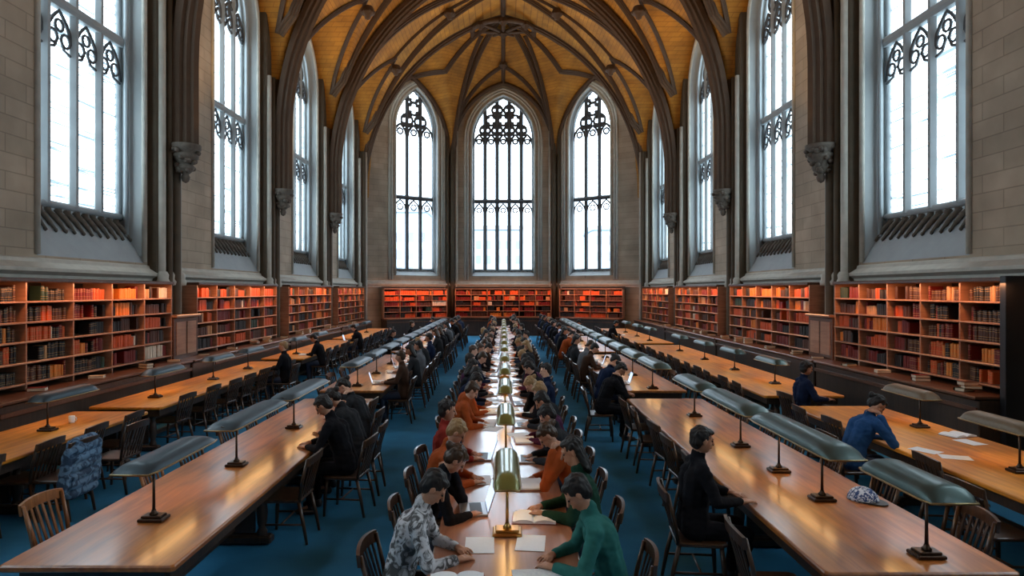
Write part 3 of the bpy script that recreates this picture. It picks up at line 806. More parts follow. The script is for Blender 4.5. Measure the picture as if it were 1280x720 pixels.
# ------------------------------------------------------------------ chairs (origin on the floor under the seat, facing +Y)
def chair_parts(wood):
    out = []
    m_ = MB()
    # saddle seat
    pl = []
    for z, ins in ((.425, .02), (.435, 0), (.455, 0), (.462, .012)):
        for x, y in ((-.20, -.21), (.20, -.21), (.225, -.16), (.235, .17), (.20, .215), (-.20, .215), (-.235, .17), (-.225, -.16)):
            pl.append((x*(1-ins*3), y*(1-ins*3), z))
    m_.add(pl, [tuple(range(7, -1, -1)), tuple(range(24, 32))]+[(k*8+q, k*8+(q+1) % 8, (k+1)*8+(q+1) % 8, (k+1)*8+q) for k in range(3) for q in range(8)])
    out.append(('seat', m_))
    for sx in (-1, 1):
        m_ = MB(); m_.tube([(sx*.185, .17, .43), (sx*.20, .19, .22), (sx*.205, .20, 0)], [.019, .021, .015], 8); out.append(('leg', m_))
        m_ = MB(); m_.tube([(sx*.185, -.18, .43), (sx*.195, -.23, .22), (sx*.20, -.27, 0)], [.02, .02, .015], 8); out.append(('leg', m_))
        m_ = MB(); m_.tube([(sx*.195, -.19, .44), (sx*.205, -.225, .65), (sx*.215, -.28, .87)], [.018, .017, .015], 8); out.append(('back_post', m_))
        m_ = MB(); m_.tube([(sx*.20, -.225, .2), (sx*.2, .19, .2)], .011, 6); out.append(('stretcher', m_))
    m_ = MB(); m_.tube([(-.2, 0, .2), (.2, 0, .2)], .011, 6); out.append(('stretcher', m_))
    m_ = MB(); vs = []
    for i in range(9):
        x = -.235+.47*i/8; y = -.285-.035*(1-(x/.235)**2); top = .885+.02*(1-(x/.235)**2)
        vs += [(x, y+.012, top-.085), (x, y-.012, top-.085), (x, y-.022, top), (x, y+.004, top)]
    m_.add(vs, [(i*4+k, i*4+(k+1) % 4, (i+1)*4+(k+1) % 4, (i+1)*4+k) for i in range(8) for k in range(4)]+[(0, 1, 2, 3), (32, 33, 34, 35)]); out.append(('crest_rail', m_))
    for i in range(6):
        x = -.15+.30*i/5; yb = -.195; yt = -.285-.03*(1-(x/.2)**2)
        m_ = MB(); m_.add([(x-.012, yb-.006, .45), (x+.012, yb-.006, .45), (x+.012, yb+.006, .45), (x-.012, yb+.006, .45), (x*1.1-.012, yt-.006, .82), (x*1.1+.012, yt-.006, .82), (x*1.1+.012, yt+.006, .82), (x*1.1-.012, yt+.006, .82)],
                          [(3, 2, 1, 0), (4, 5, 6, 7), (0, 1, 5, 4), (1, 2, 6, 5), (2, 3, 7, 6), (3, 0, 4, 7)]); out.append(('back_slat', m_))
    return out
def make_chair(wood):
    r_ = empty('reading_chair', (0, 0, -50))
    for nm, m_ in chair_parts(wood): m_.obj(nm, M[wood], r_)
    return r_
CH = make_chair('cwood'); CHL = make_chair('cwoodl')
allc = MB()
for nm, m_ in chair_parts('cwood'): allc.add(m_.v, m_.f, 0)
CHF = allc.obj('reading_chair', M['cwood'], None, (0, 0, -50))
def facing(side): return -PI/2 if side == 'L' else PI/2      # a chair on the left side of a table faces +x
def put_chair(x, y, side, lab, grp, light=False, jit=.06):
    far = y > 13.5
    rz = facing(side)+R.uniform(-jit, jit)*2
    k = .97 if 'centre' in grp else 1.0
    return dup(CHF if far else (CHL if light else CH), (x, y, 0), rz, lab, 'chair', grp, (k, k, k))

# ------------------------------------------------------------------ people
def capsule(mb, a, b, r1, r2, n=10):
    a = Vector(a); b = Vector(b); d = (b-a); L_ = max(d.length, 1e-5); d = d/L_
    pts = []; rs = []
    for i in range(4):
        t = PI/2*i/4; pts.append(a-d*r1*math.cos(t)); rs.append(max(.0008, r1*math.sin(t)))
    pts += [a, b]; rs += [r1, r2]
    for i in range(3, -1, -1):
        t = PI/2*i/4; pts.append(b+d*r2*math.cos(t)); rs.append(max(.0008, r2*math.sin(t)))
    mb.tube(pts, rs, n)
def blob(mb, name, voxel, smooth=4, fac=.5, dec=None):
    me = mb.mesh(name, [])
    bm = bmesh.new(); bm.from_mesh(me); bmesh.ops.recalc_face_normals(bm, faces=bm.faces); bm.to_mesh(me); bm.free()
    o = bpy.data.objects.new(name, me); C.objects.link(o)
    m = o.modifiers.new('r', 'REMESH'); m.mode = 'VOXEL'; m.voxel_size = voxel
    s = o.modifiers.new('s', 'SMOOTH'); s.iterations = smooth; s.factor = fac
    if dec: d = o.modifiers.new('d', 'DECIMATE'); d.ratio = dec
    dg = bpy.context.evaluated_depsgraph_get(); dg.update()
    out = bpy.data.meshes.new_from_object(o.evaluated_get(dg)); out.name = name
    bpy.data.objects.remove(o); bpy.data.meshes.remove(me)
    out.polygons.foreach_set('use_smooth', [True]*len(out.polygons))
    return out
def hand(mb, wrist, elbow, side, curl=.5):
    w = Vector(wrist); f = (w-Vector(elbow)).normalized(); f.z *= .2; f.normalize()
    up = Vector((0, 0, 1)); s = f.cross(up).normalized(); up = s.cross(f).normalized()   # s: right
    capsule(mb, w, w+f*.03, .026, .028)
    for k in range(4):
        o = (k-1.5)*.021
        capsule(mb, w+f*.02+s*o*.7, w+f*.085+s*o, .014, .0125, 8)
    lens = [.066, .074, .070, .056]
    for k in range(4):
        kk = k if side < 0 else 3-k
        o = (k-1.5)*.0245; L_ = lens[3-kk] if side < 0 else lens[3-kk]
        p0 = w+f*.088+s*o; d1 = (f*math.cos(curl*.5)-up*math.sin(curl*.5)+s*(k-1.5)*.08).normalized(); p1 = p0+d1*L_*.45
        d2 = (f*math.cos(curl*1.3)-up*math.sin(curl*1.3)).normalized(); p2 = p1+d2*L_*.32; d3 = (f*math.cos(curl*1.9)-up*math.sin(curl*1.9)).normalized(); p3 = p2+d3*L_*.25
        capsule(mb, p0, p1, .0095, .0088, 8); capsule(mb, p1, p2, .0088, .008, 8); capsule(mb, p2, p3, .008, .0072, 8)
    ins = -side      # thumb on the inner side
    t0 = w+f*.03+s*ins*.022; t1 = t0+f*.035+s*ins*.028-up*.008; t2 = t1+f*.034+s*ins*.006-up*.006
    capsule(mb, t0, t1, .013, .011, 8); capsule(mb, t1, t2, .0105, .009, 8)
POSES = {
 'reading': dict(lean=.24, hp=.75, hx=0, arms=(((-.27, .28, .81), (-.12, .46, .80)), ((.27, .28, .81), (.11, .48, .80))), hair='short', curl=.5),
 'typing': dict(lean=.15, hp=.40, hx=.02, arms=(((-.26, .22, .82), (-.10, .46, .82)), ((.26, .22, .82), (.10, .46, .82))), hair='long', curl=.7),
 'writing': dict(lean=.30, hp=.9, hx=-.03, arms=(((-.30, .32, .80), (-.12, .50, .80)), ((.25, .40, .81), (.10, .30, 1.16))), hair='bun', curl=.9),
 'upright': dict(lean=.06, hp=.2, hx=.03, arms=(((-.27, .12, .84), (-.12, .38, .81)), ((.27, .14, .84), (.14, .40, .81))), hair='short', curl=.4),
}
def torso_pts(lean):
    pv = Vector((0, 0, .56)); up = Vector((0, math.sin(lean), math.cos(lean)))
    sp = pv+up*.20; ch = pv+Vector((0, math.sin(lean*1.15), math.cos(lean*1.15)))*.43
    nb = pv+Vector((0, math.sin(lean*1.3), math.cos(lean*1.3)))*.60
    return pv, sp, ch, nb
def normals(me):
    a = [0.0]*(3*len(me.vertices)); me.vertices.foreach_get('normal', a)
    return [Vector(a[i:i+3]) for i in range(0, len(a), 3)]
def person_meshes(pname, voxel=.0055, far=False):
    ps = POSES[pname]; pv, sp, ch, nb = torso_pts(ps['lean'])
    hp = ps['hp']; fw = Vector((0, math.sin(ps['lean']*1.2+hp*.45), math.cos(ps['lean']*1.2+hp*.45)))
    nt = nb+fw*.09; Hm = Matrix.Translation(nt+fw*.085+Vector((ps['hx'], .01, 0))) @ Matrix.Rotation(-hp, 4, 'X') @ Matrix.Rotation(ps['hx']*4, 4, 'Z')
    def hpnt(p): return Hm @ Vector(p)
    rot = Hm.to_3x3().to_4x4()
    body = MB(); shirt = MB(); tr = MB(); hair = MB(); shoes = MB()
    def torso(m, e):
        for s in (-1, 1):
            capsule(m, pv+Vector((s*.085, 0, .0)), sp+Vector((s*.06, .0, 0)), .115+e, .105+e)
            capsule(m, sp+Vector((s*.06, 0, 0)), ch+Vector((s*.08, 0, 0)), .105+e, .115+e)
            capsule(m, ch+Vector((s*.06, 0, .02)), nb+Vector((s*.03, -.01, -.055)), .105+e, .055+e)
            sh = nb+Vector((s*.165, 0, -.075)); capsule(m, nb+Vector((s*.05, 0, -.05)), sh, .052+e, .055+e)
    torso(body, -.008); torso(shirt, .012)
    capsule(body, nb-Vector((0, 0, .03)), nt+fw*.03, .056, .052)
    capsule(shirt, nb-Vector((0, 0, .05)), nb+fw*.035, .078, .066)
    for s, (el, wr) in zip((-1, 1), ps['arms']):
        sh = nb+Vector((s*.175, 0, -.08)); el = Vector(el); wr = Vector(wr)
        capsule(body, sh, el, .046, .037); capsule(body, el, wr, .037, .025)
        capsule(shirt, sh, el, .064, .053); capsule(shirt, el, el.lerp(wr, .88), .052, .040)
        hand(body, wr, el, s, ps['curl'])
    for s in (-1, 1):
        hipj = Vector((s*.095, .03, .545)); kn = Vector((s*.125, .44, .52)); an = Vector((s*.13, .40, .10)); 
        capsule(body, hipj, kn, .07, .05); capsule(body, kn, an, .048, .035); capsule(body, an, an+Vector((0, .11, -.045)), .032, .028)
        capsule(tr, hipj, kn, .098, .07); capsule(tr, kn, an+Vector((0, 0, .03)), .068, .055)
        capsule(tr, pv+Vector((s*.07, 0, -.005)), pv+Vector((s*.06, 0, .07)), .125, .115)
        capsule(shoes, an+Vector((0, -.02, -.055)), an+Vector((s*.01, .15, -.062)), .044, .036); capsule(shoes, an+Vector((0, -.02, -.05)), an, .044, .044)
    # head: cranium, face, jaw, brow, nose, lips, ears
    body.ell(hpnt((0, -.012, .02)), (.076, .094, .088), 16, 12, mat=rot)
    body.ell(hpnt((0, .02, -.035)), (.060, .068, .078), 14, 10, mat=rot)
    body.ell(hpnt((0, .046, -.085)), (.034, .032, .028), 10, 8, mat=rot)
    capsule(body, hpnt((-.035, .073, .022)), hpnt((.035, .073, .022)), .014, .014, 8)
    capsule(body, hpnt((0, .085, .012)), hpnt((0, .108, -.028)), .008, .013, 8)
    capsule(body, hpnt((-.016, .086, -.058)), hpnt((.016, .086, -.058)), .009, .009, 8)
    for s in (-1, 1): body.ell(hpnt((s*.078, -.005, -.012)), (.010, .020, .032), 8, 6, mat=rot)
    hair.ell(hpnt((0, -.028, .034)), (.086, .098, .090), 16, 12, mat=rot)
    hair.ell(hpnt((0, -.055, -.01)), (.080, .062, .085), 12, 10, mat=rot)
    hair.ell(hpnt((.008, .036, .078)), (.060, .045, .028), 10, 8, mat=rot)
    rr = random.Random(5)
    for i in range(26):
        a_ = rr.uniform(0, 2*PI); e_ = rr.uniform(.1, 1.3)
        c_ = hpnt((.078*math.cos(a_)*math.cos(e_), -.03+.088*math.sin(a_)*math.cos(e_)*(1 if math.sin(a_) < 0 else .75), .035+.078*math.sin(e_)))
        hair.ell(c_, (.02, .02, .016), 7, 5)
    if ps['hair'] == 'long':
        for s in (-1, 1):
            capsule(hair, hpnt((s*.062, -.045, 0)), hpnt((s*.066, -.075, -.14))-Vector((0, 0, .03)), .036, .032)
            capsule(hair, hpnt((s*.03, -.075, 0)), hpnt((s*.035, -.10, -.15))-Vector((0, 0, .05)), .042, .036)
    if ps['hair'] == 'bun':
        hair.ell(hpnt((0, -.135, .03)), (.04, .036, .04), 10, 8)
    out = {}
    if far:
        out['person'] = blob(body, 'person', .013, 3, dec=.12); out['hair'] = blob(hair, 'hair', .012, 2, dec=.3)
        out['shirt'] = blob(shirt, 'shirt', .016, 4, dec=.2); out['trousers'] = blob(tr, 'trousers', .018, 3, dec=.2); out['shoe'] = blob(shoes, 'shoe', .014, 2, dec=.3)
    else:
        out['person'] = blob(body, 'person', voxel, 4); out['hair'] = blob(hair, 'hair', .007, 2)
        out['shirt'] = blob(shirt, 'shirt', .010, 5); out['trousers'] = blob(tr, 'trousers', .012, 4); out['shoe'] = blob(shoes, 'shoes', .009, 3)
        # cloth folds
        for k in ('shirt', 'trousers'):
            me = out[k]; no = normals(me); co = [v.co.copy() for v in me.vertices]
            for i, q in enumerate(co):
                co[i] = q+no[i]*(noise.noise(Vector((q.x*9, q.y*9, q.z*22)))*.010+noise.noise(q*34)*.003)
            me.vertices.foreach_set('co', [c for q in co for c in q]); me.update()
        me = out['hair']; no = normals(me); co = [v.co.copy() for v in me.vertices]
        for i, q in enumerate(co): co[i] = q+no[i]*noise.noise(Vector((q.x*80, q.y*24, q.z*24)))*.009
        me.vertices.foreach_set('co', [c for q in co for c in q]); me.update()
    return out, Hm
PROTO = {}
def proto(pn):
    ms, Hm = person_meshes(pn)
    ms['person'].materials.append(M['skin'])
    o = bpy.data.objects.new('person', ms['person']); C.objects.link(o); o.location = (0, 0, -50)
    for k, mt in (('hair', M['hair']), ('shirt', CL['black']), ('trousers', M['denim']), ('shoe', M['black'])):
        ms[k].materials.append(mt); c = bpy.data.objects.new('shoes' if k == 'shoe' else k, ms[k]); C.objects.link(c); c.parent = o
        if k == 'shoe': c.name = 'footwear'
    for s in (-1, 1):
        m_ = MB(); m_.ell(Hm @ Vector((s*.030, .079, .004)), (.011, .009, .008), 8, 6); e = m_.obj('eye', M['black'], o)
    return o
def protofar(pn):
    ms, Hm = person_meshes(pn, far=True)
    bm = bmesh.new()
    for i, k in enumerate(('person', 'hair', 'shirt', 'trousers', 'shoe')):
        n0 = len(bm.faces); bm.from_mesh(ms[k]); bm.faces.ensure_lookup_table()
        for f in bm.faces[n0:]: f.material_index = i; f.smooth = True
    me = bpy.data.meshes.new('person'); bm.to_mesh(me); bm.free()
    for mt in (M['skin'], M['hair'], CL['black'], M['denim'], M['black']): me.materials.append(mt)
    o = bpy.data.objects.new('person', me); C.objects.link(o); o.location = (0, 0, -50); return o
for pn in POSES: PROTO[pn] = proto(pn); PROTO[pn+'_far'] = protofar(pn)
def olink(o, i, m): o.material_slots[i].link = 'OBJECT'; o.material_slots[i].material = m
def put_person(pn, x, y, side, shirt, hair, lab, trousers=None, skin='skin', grp=None, mirror=False, sc=.97, rz=0):
    far = y > 12
    rz_ = facing(side)+rz
    if abs(x) < 1.2: sc *= .93
    o = dup(PROTO[pn+'_far' if far else pn], (x, y, 0), rz_, lab, 'person', grp, (sc*(-1 if mirror else 1), sc, max(sc, .975)))
    tm = CL[trousers] if trousers else M['denim']
    if far:
        olink(o, 0, M[skin]); olink(o, 1, M[hair]); olink(o, 2, CL[shirt]); olink(o, 3, tm)
    else:
        olink(o, 0, M[skin])
        for c in o.children:
            if c.name.startswith('hair'): olink(c, 0, M[hair])
            if c.name.startswith('shirt'): olink(c, 0, CL[shirt])
            if c.name.startswith('trousers'): olink(c, 0, tm)
    return o
posewords = {'reading': 'reading with both arms on', 'typing': 'typing over', 'writing': 'bent writing over', 'upright': 'sitting upright at'}
hairw = {'hair': 'black-haired', 'hairb': 'brown-haired', 'hairl': 'fair-haired'}
SEATS = []
def seat_row(row, side, ys, occupied, wts, chair_lab):
    """ys: seat positions; occupied: function y -> probability"""
    (x0, x1), segs, _ = TABLES[row]
    k = 0; kp = 0
    for y in ys:
        ok = any(a+.2 < y < b-.15 for a, b in segs)
        if not ok: continue
        sgn = -1 if side == 'L' else 1; ex = x0 if side == 'L' else x1
        occ = R.random() < occupied(y)
        off = ({'centre': .20}.get(row, .24)+R.uniform(-.03, .04)) if occ else R.uniform(-.15, -.06)
        x = ex+sgn*off
        put_chair(x-(sgn*.09 if occ else 0), y, side, '%s chair, %s from the near end, %s side of the %s tables' % (chair_lab, ORD[min(k, 37)], {'L': 'left', 'R': 'right'}[side], row), 'chairs along the %s tables' % row)
        k += 1
        if occ:
            pn = R.choices(list(POSES), [4, 3, 3, 2])[0]; sh = R.choices([w[0] for w in wts], [w[1] for w in wts])[0]; hr = R.choices(['hair', 'hairb', 'hairl'], [6, 3, 1.2])[0]
            lab = '%s person in %s, %s seated on the %s side of the %s tables' % (hairw[hr], sh, ORD[min(kp, 37)], {'L': 'left', 'R': 'right'}[side], row)
            put_person(pn, x, y, side, sh, hr, lab, None, R.choice(['skin', 'skin2']), 'readers at the %s tables' % row, R.random() < .5, R.uniform(.93, .99), R.uniform(-.12, .12))
            kp += 1
            SEATS.append((row, side, y, ex, sgn))
def fr_(a, b, s):
    out = []; y = a
    while y < b: out.append(y+R.uniform(-.05, .05)); y += s
    return out
DW = [('black', 7), ('charcoal', 3), ('navy', 3), ('brown', 1), ('grey', 1), ('white', .7), ('rust', .3)]
CW = [('black', 5), ('charcoal', 2), ('navy', 1.5), ('red', 1.6), ('rust', 1.6), ('white', 1), ('grey', 1), ('brown', 1.2), ('plum', .8)]
# individually placed readers
P_ = put_person; PC = put_chair
P_('reading', -.74, 4.42, 'L', 'patterned', 'hair', 'person in a grey and white patterned top reading, near end of the centre table', 'blackc' if 'blackc' in CL else 'black')
PC(-.66, 4.42, 'L', 'dark wooden chair under the person in the grey and white patterned top', 'chairs along the centre tables')
P_('reading', .76, 4.30, 'R', 'teal', 'hair', 'person in a teal green jacket leaning over papers, near end of the centre table', 'black', mirror=True)
PC(.70, 4.30, 'R', 'dark wooden chair under the person in the teal green jacket', 'chairs along the centre tables')
P_('writing', -.71, 5.30, 'L', 'black', 'hairb', 'brown-haired person in black just beyond the patterned top, left side of the centre table', mirror=True)
PC(-.62, 5.30, 'L', 'dark wooden chair just beyond the patterned top, left side of the centre table', 'chairs along the centre tables')
P_('typing', .73, 5.25, 'R', 'green', 'hair', 'long-haired person in dark green just beyond the teal jacket at the centre table')
PC(.66, 5.25, 'R', 'dark wooden chair just beyond the teal jacket, right side of the centre table', 'chairs along the centre tables')
P_('reading', -.71, 6.15, 'L', 'rust', 'hairl', 'fair-haired person in a rust orange top, left side of the centre table')
PC(-.62, 6.15, 'L', 'dark wooden chair under the person in the rust orange top by the centre table', 'chairs along the centre tables')
P_('writing', .74, 6.1, 'R', 'rust', 'hairb', 'brown-haired person in orange bent over the right side of the centre table', mirror=True)
PC(.66, 6.1, 'R', 'dark wooden chair under the person in orange, right side of the centre table', 'chairs along the centre tables')
P_('upright', -.68, 7.0, 'L', 'red', 'hair', 'person in a dark red top sitting upright, left side of the centre table')
PC(-.63, 7.0, 'L', 'dark wooden chair under the upright person in dark red', 'chairs along the centre tables')
P_('reading', .74, 6.95, 'R', 'charcoal', 'hair', 'person in charcoal reading beyond the person in orange, right side of the centre table')
PC(.66, 6.95, 'R', 'dark wooden chair under the person in charcoal, right side of the centre table', 'chairs along the centre tables')
P_('reading', -1.84, 7.55, 'R', 'black', 'hair', 'lone person in black, arm resting on the left aisle table near its lamp', 'black')
PC(-1.84, 7.55, 'R', 'dark chair under the lone person in black at the left aisle table', 'chairs along the left aisle tables')
P_('writing', -1.86, 8.3, 'R', 'charcoal', 'hair', 'person in charcoal sitting behind the lone person in black, left aisle table', 'black')
PC(-1.84, 8.3, 'R', 'dark chair under the person in charcoal, left aisle table', 'chairs along the left aisle tables')
P_('upright', 1.66, 5.62, 'L', 'black', 'hair', 'person all in black with hand stretched on the near right aisle table', 'black')
PC(1.70, 5.62, 'L', 'dark wooden chair under the person all in black, near right aisle table', 'chairs along the right aisle tables')
P_('writing', 1.72, 11.2, 'L', 'black', 'hair', 'person in a black coat at the gap between the first two right aisle tables', 'black')
PC(1.70, 11.2, 'L', 'dark chair under the person in the black coat at the table gap', 'chairs along the right aisle tables')
PC(-3.55, 5.32, 'L', 'light worn slat-back chair at the near left corner of the left aisle table', 'chairs along the left aisle tables', True)
PC(-3.28, 6.45, 'L', 'light worn chair pushed in, second on the left of the left aisle table', 'chairs along the left aisle tables', True)
PC(3.40, 5.0, 'R', 'slat-back chair behind the nearest green lamp shade on the right', 'chairs along the right aisle tables')
PC(1.98, 4.65, 'L', 'dark chair at the near left end of the right aisle table', 'chairs along the right aisle tables')
PC(4.42, 5.75, 'L', 'dark chair at the right picture edge beside the right wall table', 'chairs along the right wall tables')
P_('upright', 5.0, 10.75, 'L', 'navy', 'hair', 'person in a navy jacket in the gap between the right wall tables')
PC(5.0, 10.75, 'L', 'dark chair under the person in the navy jacket by the right wall', 'chairs along the right wall tables')
P_('writing', 4.20, 7.75, 'L', 'blue', 'hair', 'person in a bright blue jacket behind the green lamp shades on the right')
PC(4.20, 7.75, 'L', 'dark chair under the person in the bright blue jacket', 'chairs along the right wall tables')
P_('upright', -5.05, 14.9, 'R', 'black', 'hairl', 'fair-haired person in black at the left wall tables beside the gap')
PC(-5.1, 14.9, 'R', 'dark chair under the fair-haired person in black by the left wall', 'chairs along the left wall tables')
# rows
SP = .84
den = lambda a, b: (lambda y: a if y < 18 else b)
seat_row('centre', 'L', fr_(7.9, 32.5, SP), den(.9, .85), CW, 'dark wooden slat-back')
seat_row('centre', 'R', fr_(7.85, 32.5, SP), den(.9, .85), CW, 'dark wooden slat-back')
seat_row('left aisle', 'R', [6.75]+fr_(9.3, 32.3, SP), lambda y: .0 if y < 9 else (.75 if y < 24 else .85), DW, 'dark wooden slat-back')
seat_row('left aisle', 'L', fr_(7.3, 32.3, SP), den(.08, .15), DW, 'dark wooden slat-back')
seat_row('right aisle', 'L', fr_(6.7, 32.3, SP), lambda y: 0 if y < 11.9 else .85, DW, 'dark wooden slat-back')
seat_row('right aisle', 'R', fr_(6.0, 32.3, SP), den(.0, .15), DW, 'dark wooden slat-back')
seat_row('left wall', 'R', fr_(6.5, 30.8, SP), den(.0, .06), DW, 'dark wooden slat-back')
seat_row('right wall', 'L', fr_(6.6, 7.2, SP)+fr_(8.6, 30.8, SP), den(.06, .1), DW, 'dark wooden slat-back')
# ------------------------------------------------------------------ lamps
def shade_mesh(w, L_, h, ns=10, nl=16):
    m_ = MB(); vs = []
    for shell, (dw, dh) in enumerate(((0, 0), (.008, .008))):
        for i in range(nl+1):
            s = -1+2*i/nl; e = min(1, (1-abs(s))/.22); hs_ = math.sin(e*PI/2)**.7 if e < 1 else 1; ws = .86+.14*math.sin(e*PI/2)
            for k in range(ns+1):
                a = PI*k/ns; vs.append((-(w/2-dw)*math.cos(a)*ws, s*(L_/2-dw), max(0, (h-dh)*hs_*math.sin(a)**.75)))
    N = (nl+1)*(ns+1)
    for sh in (0, 1):
        fs = [(sh*N+i*(ns+1)+k, sh*N+i*(ns+1)+k+1, sh*N+(i+1)*(ns+1)+k+1, sh*N+(i+1)*(ns+1)+k) for i in range(nl) for k in range(ns)]
        if sh: fs = [f[::-1] for f in fs]
        m_.add(vs if sh == 0 else [], [tuple(q-(0 if sh == 0 else 0) for q in f) for f in fs] if sh == 0 else [], 0, True)
        if sh == 1:
            m_.f += [tuple(q for q in f) for f in fs]; m_.mi += [0]*len(fs); m_.sm += [True]*len(fs)
    return m_
def lamp(x, posts, y0, y1, out, w, label, group, mat_sh, mat_post, hgt=.37, arch_h=.11, near=True, basew=.115):
    """posts: list of y; out: -1/0/+1 side the shade reaches to"""
    ym = posts[0]; r_ = empty('table_lamp', (x, ym, TABLE_H), 0, label, 'lamp', group)
    for p in posts:
        m_ = MB(); m_.cbox((0, p-ym, .014), (basew*1.7, basew*1.25, .028), .01); m_.cbox((0, p-ym, .036), (basew*1.35, basew*.9, .02), .008)
        m_.lathe([(.03, .045), (.034, .055), (.02, .07), (.016, .085)], (0, p-ym, 0), 10); m_.obj('base', M[mat_post], r_)
        m_ = MB(); m_.tube([(0, p-ym, .07), (0, p-ym, .2), (0, p-ym, hgt)], [.013, .011, .010], 8); m_.obj('post', M[mat_post], r_)
        if out:
            m_ = MB(); m_.tube([(0, p-ym, hgt-.01), (out*w/2, p-ym+.02, hgt+.03)], .009, 6); m_.obj('arm', M[mat_post], r_)
    L_ = y1-y0; cx = out*w/2; cy = (y0+y1)/2-ym
    m_ = shade_mesh(w, L_, arch_h); sh = m_.obj('lamp_shade', M[mat_sh], r_, (cx, cy, hgt), fix=False)
    if near:
        m_ = MB(); hw = w/2; hl = L_/2
        m_.tube([(-hw*.9, -hl, 0), (hw*.9, -hl, 0), (hw, -hl*.8, 0), (hw, hl*.8, 0), (hw*.9, hl, 0), (-hw*.9, hl, 0), (-hw, hl*.8, 0), (-hw, -hl*.8, 0)], .009, 6, closed=True)
        m_.obj('rim', M['rim'], sh)
    m_ = MB(); m_.tube([(0, -L_*.38, .035), (0, L_*.38, .035)], .012, 6); m_.obj('bulb', M['bulb'], sh)
    return r_
def lw(i): return ORD[i]
RL = [([4.43], 4.40, 5.30), ([5.62, 6.50], 5.52, 7.35), ([7.55], 7.45, 9.15), ([9.37], 9.28, 10.65)]
y = 12.0
while y < 32: RL.append(([y], y-.08, y+1.5)); y += 1.85
for i, (ps, a, b) in enumerate(RL):
    lamp(2.93 if i == 0 else 2.80, ps, a, b, 1, .36, 'green domed reading lamp on the right aisle tables, %s from the near end' % lw(i), 'green lamps of the right aisle tables', 'shade', 'bronze', near=a < 14)
LL = [([5.13], 5.08, 6.3), ([6.72], 6.68, 8.4), ([8.56], 8.52, 10.4)]
y = 12.3
while y < 32: LL.append(([y], y-.06, y+1.5)); y += 1.85
for i, (ps, a, b) in enumerate(LL):
    lamp(-2.80, ps, a, b, -1, .34, 'slate domed reading lamp on the left aisle tables, %s from the near end' % lw(i), 'slate lamps of the left aisle tables', 'shadel', 'bronze', arch_h=.07, near=a < 14)
CLp = [(4.84, 4.72, 5.75), (7.15, 7.05, 8.0)]
y = 9.3
while y < 32.3: CLp.append((y, y-.1, y+.95)); y += 2.1
for i, (p, a, b) in enumerate(CLp):
    lamp(.03, [p], a, b, 0, .20, ('olive shaded brass lamp on the centre table, %s from the near end' % lw(i)), 'brass lamps along the centre table', 'shadeg', 'brass', hgt=.36, arch_h=.10, near=a < 14, basew=.13)
for i, yy in enumerate((6.48, 8.6, 12.6, 14.8, 17.0, 19.4, 23.4, 25.6, 28.0)):
    lamp({0: 5.23, 1: 5.60}.get(i, 5.35), [yy], yy-.05, yy+(.9 if i < 2 else 1.1), 1, .28, 'dark lamp on the right wall tables, %s from the near end' % lw(i), 'lamps of the right wall tables', 'shadeb' if i < 2 else 'shade', 'bronze', near=yy < 14)
for i, yy in enumerate((8.4, 11.0, 13.2, 15.0, 18.5, 20.8, 25.6, 28.0)):
    lamp(-5.98, [yy], yy-.05, yy+1.1, -1, .26, 'low slate lamp on the left wall tables, %s from the near end' % lw(i), 'lamps of the left wall tables', 'shadel', 'bronze', near=yy < 14)

# ------------------------------------------------------------------ things on the tables
def laptop_parts():
    a = MB(); a.cbox((0, 0, .009), (.32, .225, .018), .004)
    b = MB(); m = Matrix.Rotation(-.32, 4, 'X'); b.cbox((0, .112+.035, .018+.105), (.32, .008, .215), .003, mat=m)
    c = MB(); c.box((0, .112+.035-.005, .018+.105), (.295, .003, .19), mat=m)
    k = MB(); k.box((0, .02, .0185), (.28, .10, .002)); return a, b, c, k
def mk_laptop():
    a, b, c, k = laptop_parts()
    r_ = a.obj('laptop', M['silver'], None, (0, 0, -50)); l = b.obj('lid', M['silver'], r_); c.obj('screen', M['screen'], l); k.obj('keyboard', M['black'], r_); return r_
def mk_openbook(pm='paper'):
    m_ = MB(); vs = []; n = 10
    for i in range(2*n+1):
        t = -1+i/n; x = t*.17; z = .008+.026*math.sin(min(1, abs(t)*1.05+.05)*PI*.92)**.6*(1 if abs(t) > .02 else .3)
        vs += [(x, -.12, z), (x, .12, z), (x, -.12, .004), (x, .12, .004)]
    fs = []
    for i in range(2*n):
        o = i*4; fs += [(o, o+4, o+5, o+1), (o+2, o+3, o+7, o+6), (o, o+2, o+6, o+4), (o+1, o+5, o+7, o+3)]
    fs += [(0, 1, 3, 2), (8*n, 8*n+2, 8*n+3, 8*n+1)]
    m_.add(vs, fs, 0, False); r_ = m_.obj('open_book', M[pm], None, (0, 0, -50))
    c = MB(); c.cbox((0, 0, .002), (.355, .25, .004), .0015); c.obj('cover', BM['dark red'], r_)
    return r_
def mk_paper(mt):
    m_ = MB(); vs = []
    for z in (0, .0012):
        for i in range(5):
            for j in range(5): vs.append((-.105+.21*i/4, -.148+.296*j/4, .0015+z+.004*math.sin(i*1.1)*math.sin(j*.8)))
    fs = [(i*5+j, (i+1)*5+j, (i+1)*5+j+1, i*5+j+1) for i in range(4) for j in range(4)]
    fs = [tuple(reversed(f)) for f in fs]+[tuple(q+25 for q in f) for f in fs]
    m_.add(vs, fs); return m_.obj('paper_sheet', M[mt], None, (0, 0, -50))
def mk_mug():
    m_ = MB(); m_.lathe([(0, 0), (.036, 0), (.040, .01), (.040, .095), (.036, .095), (.035, .012), (0, .012)], (0, 0, 0), 14); r_ = m_.obj('mug', M['paper'], None, (0, 0, -50))
    h = MB(); h.tube([(.038, 0, .08), (.062, 0, .075), (.068, 0, .05), (.058, 0, .025), (.038, 0, .02)], .006, 6); h.obj('handle', M['paper'], r_); return r_
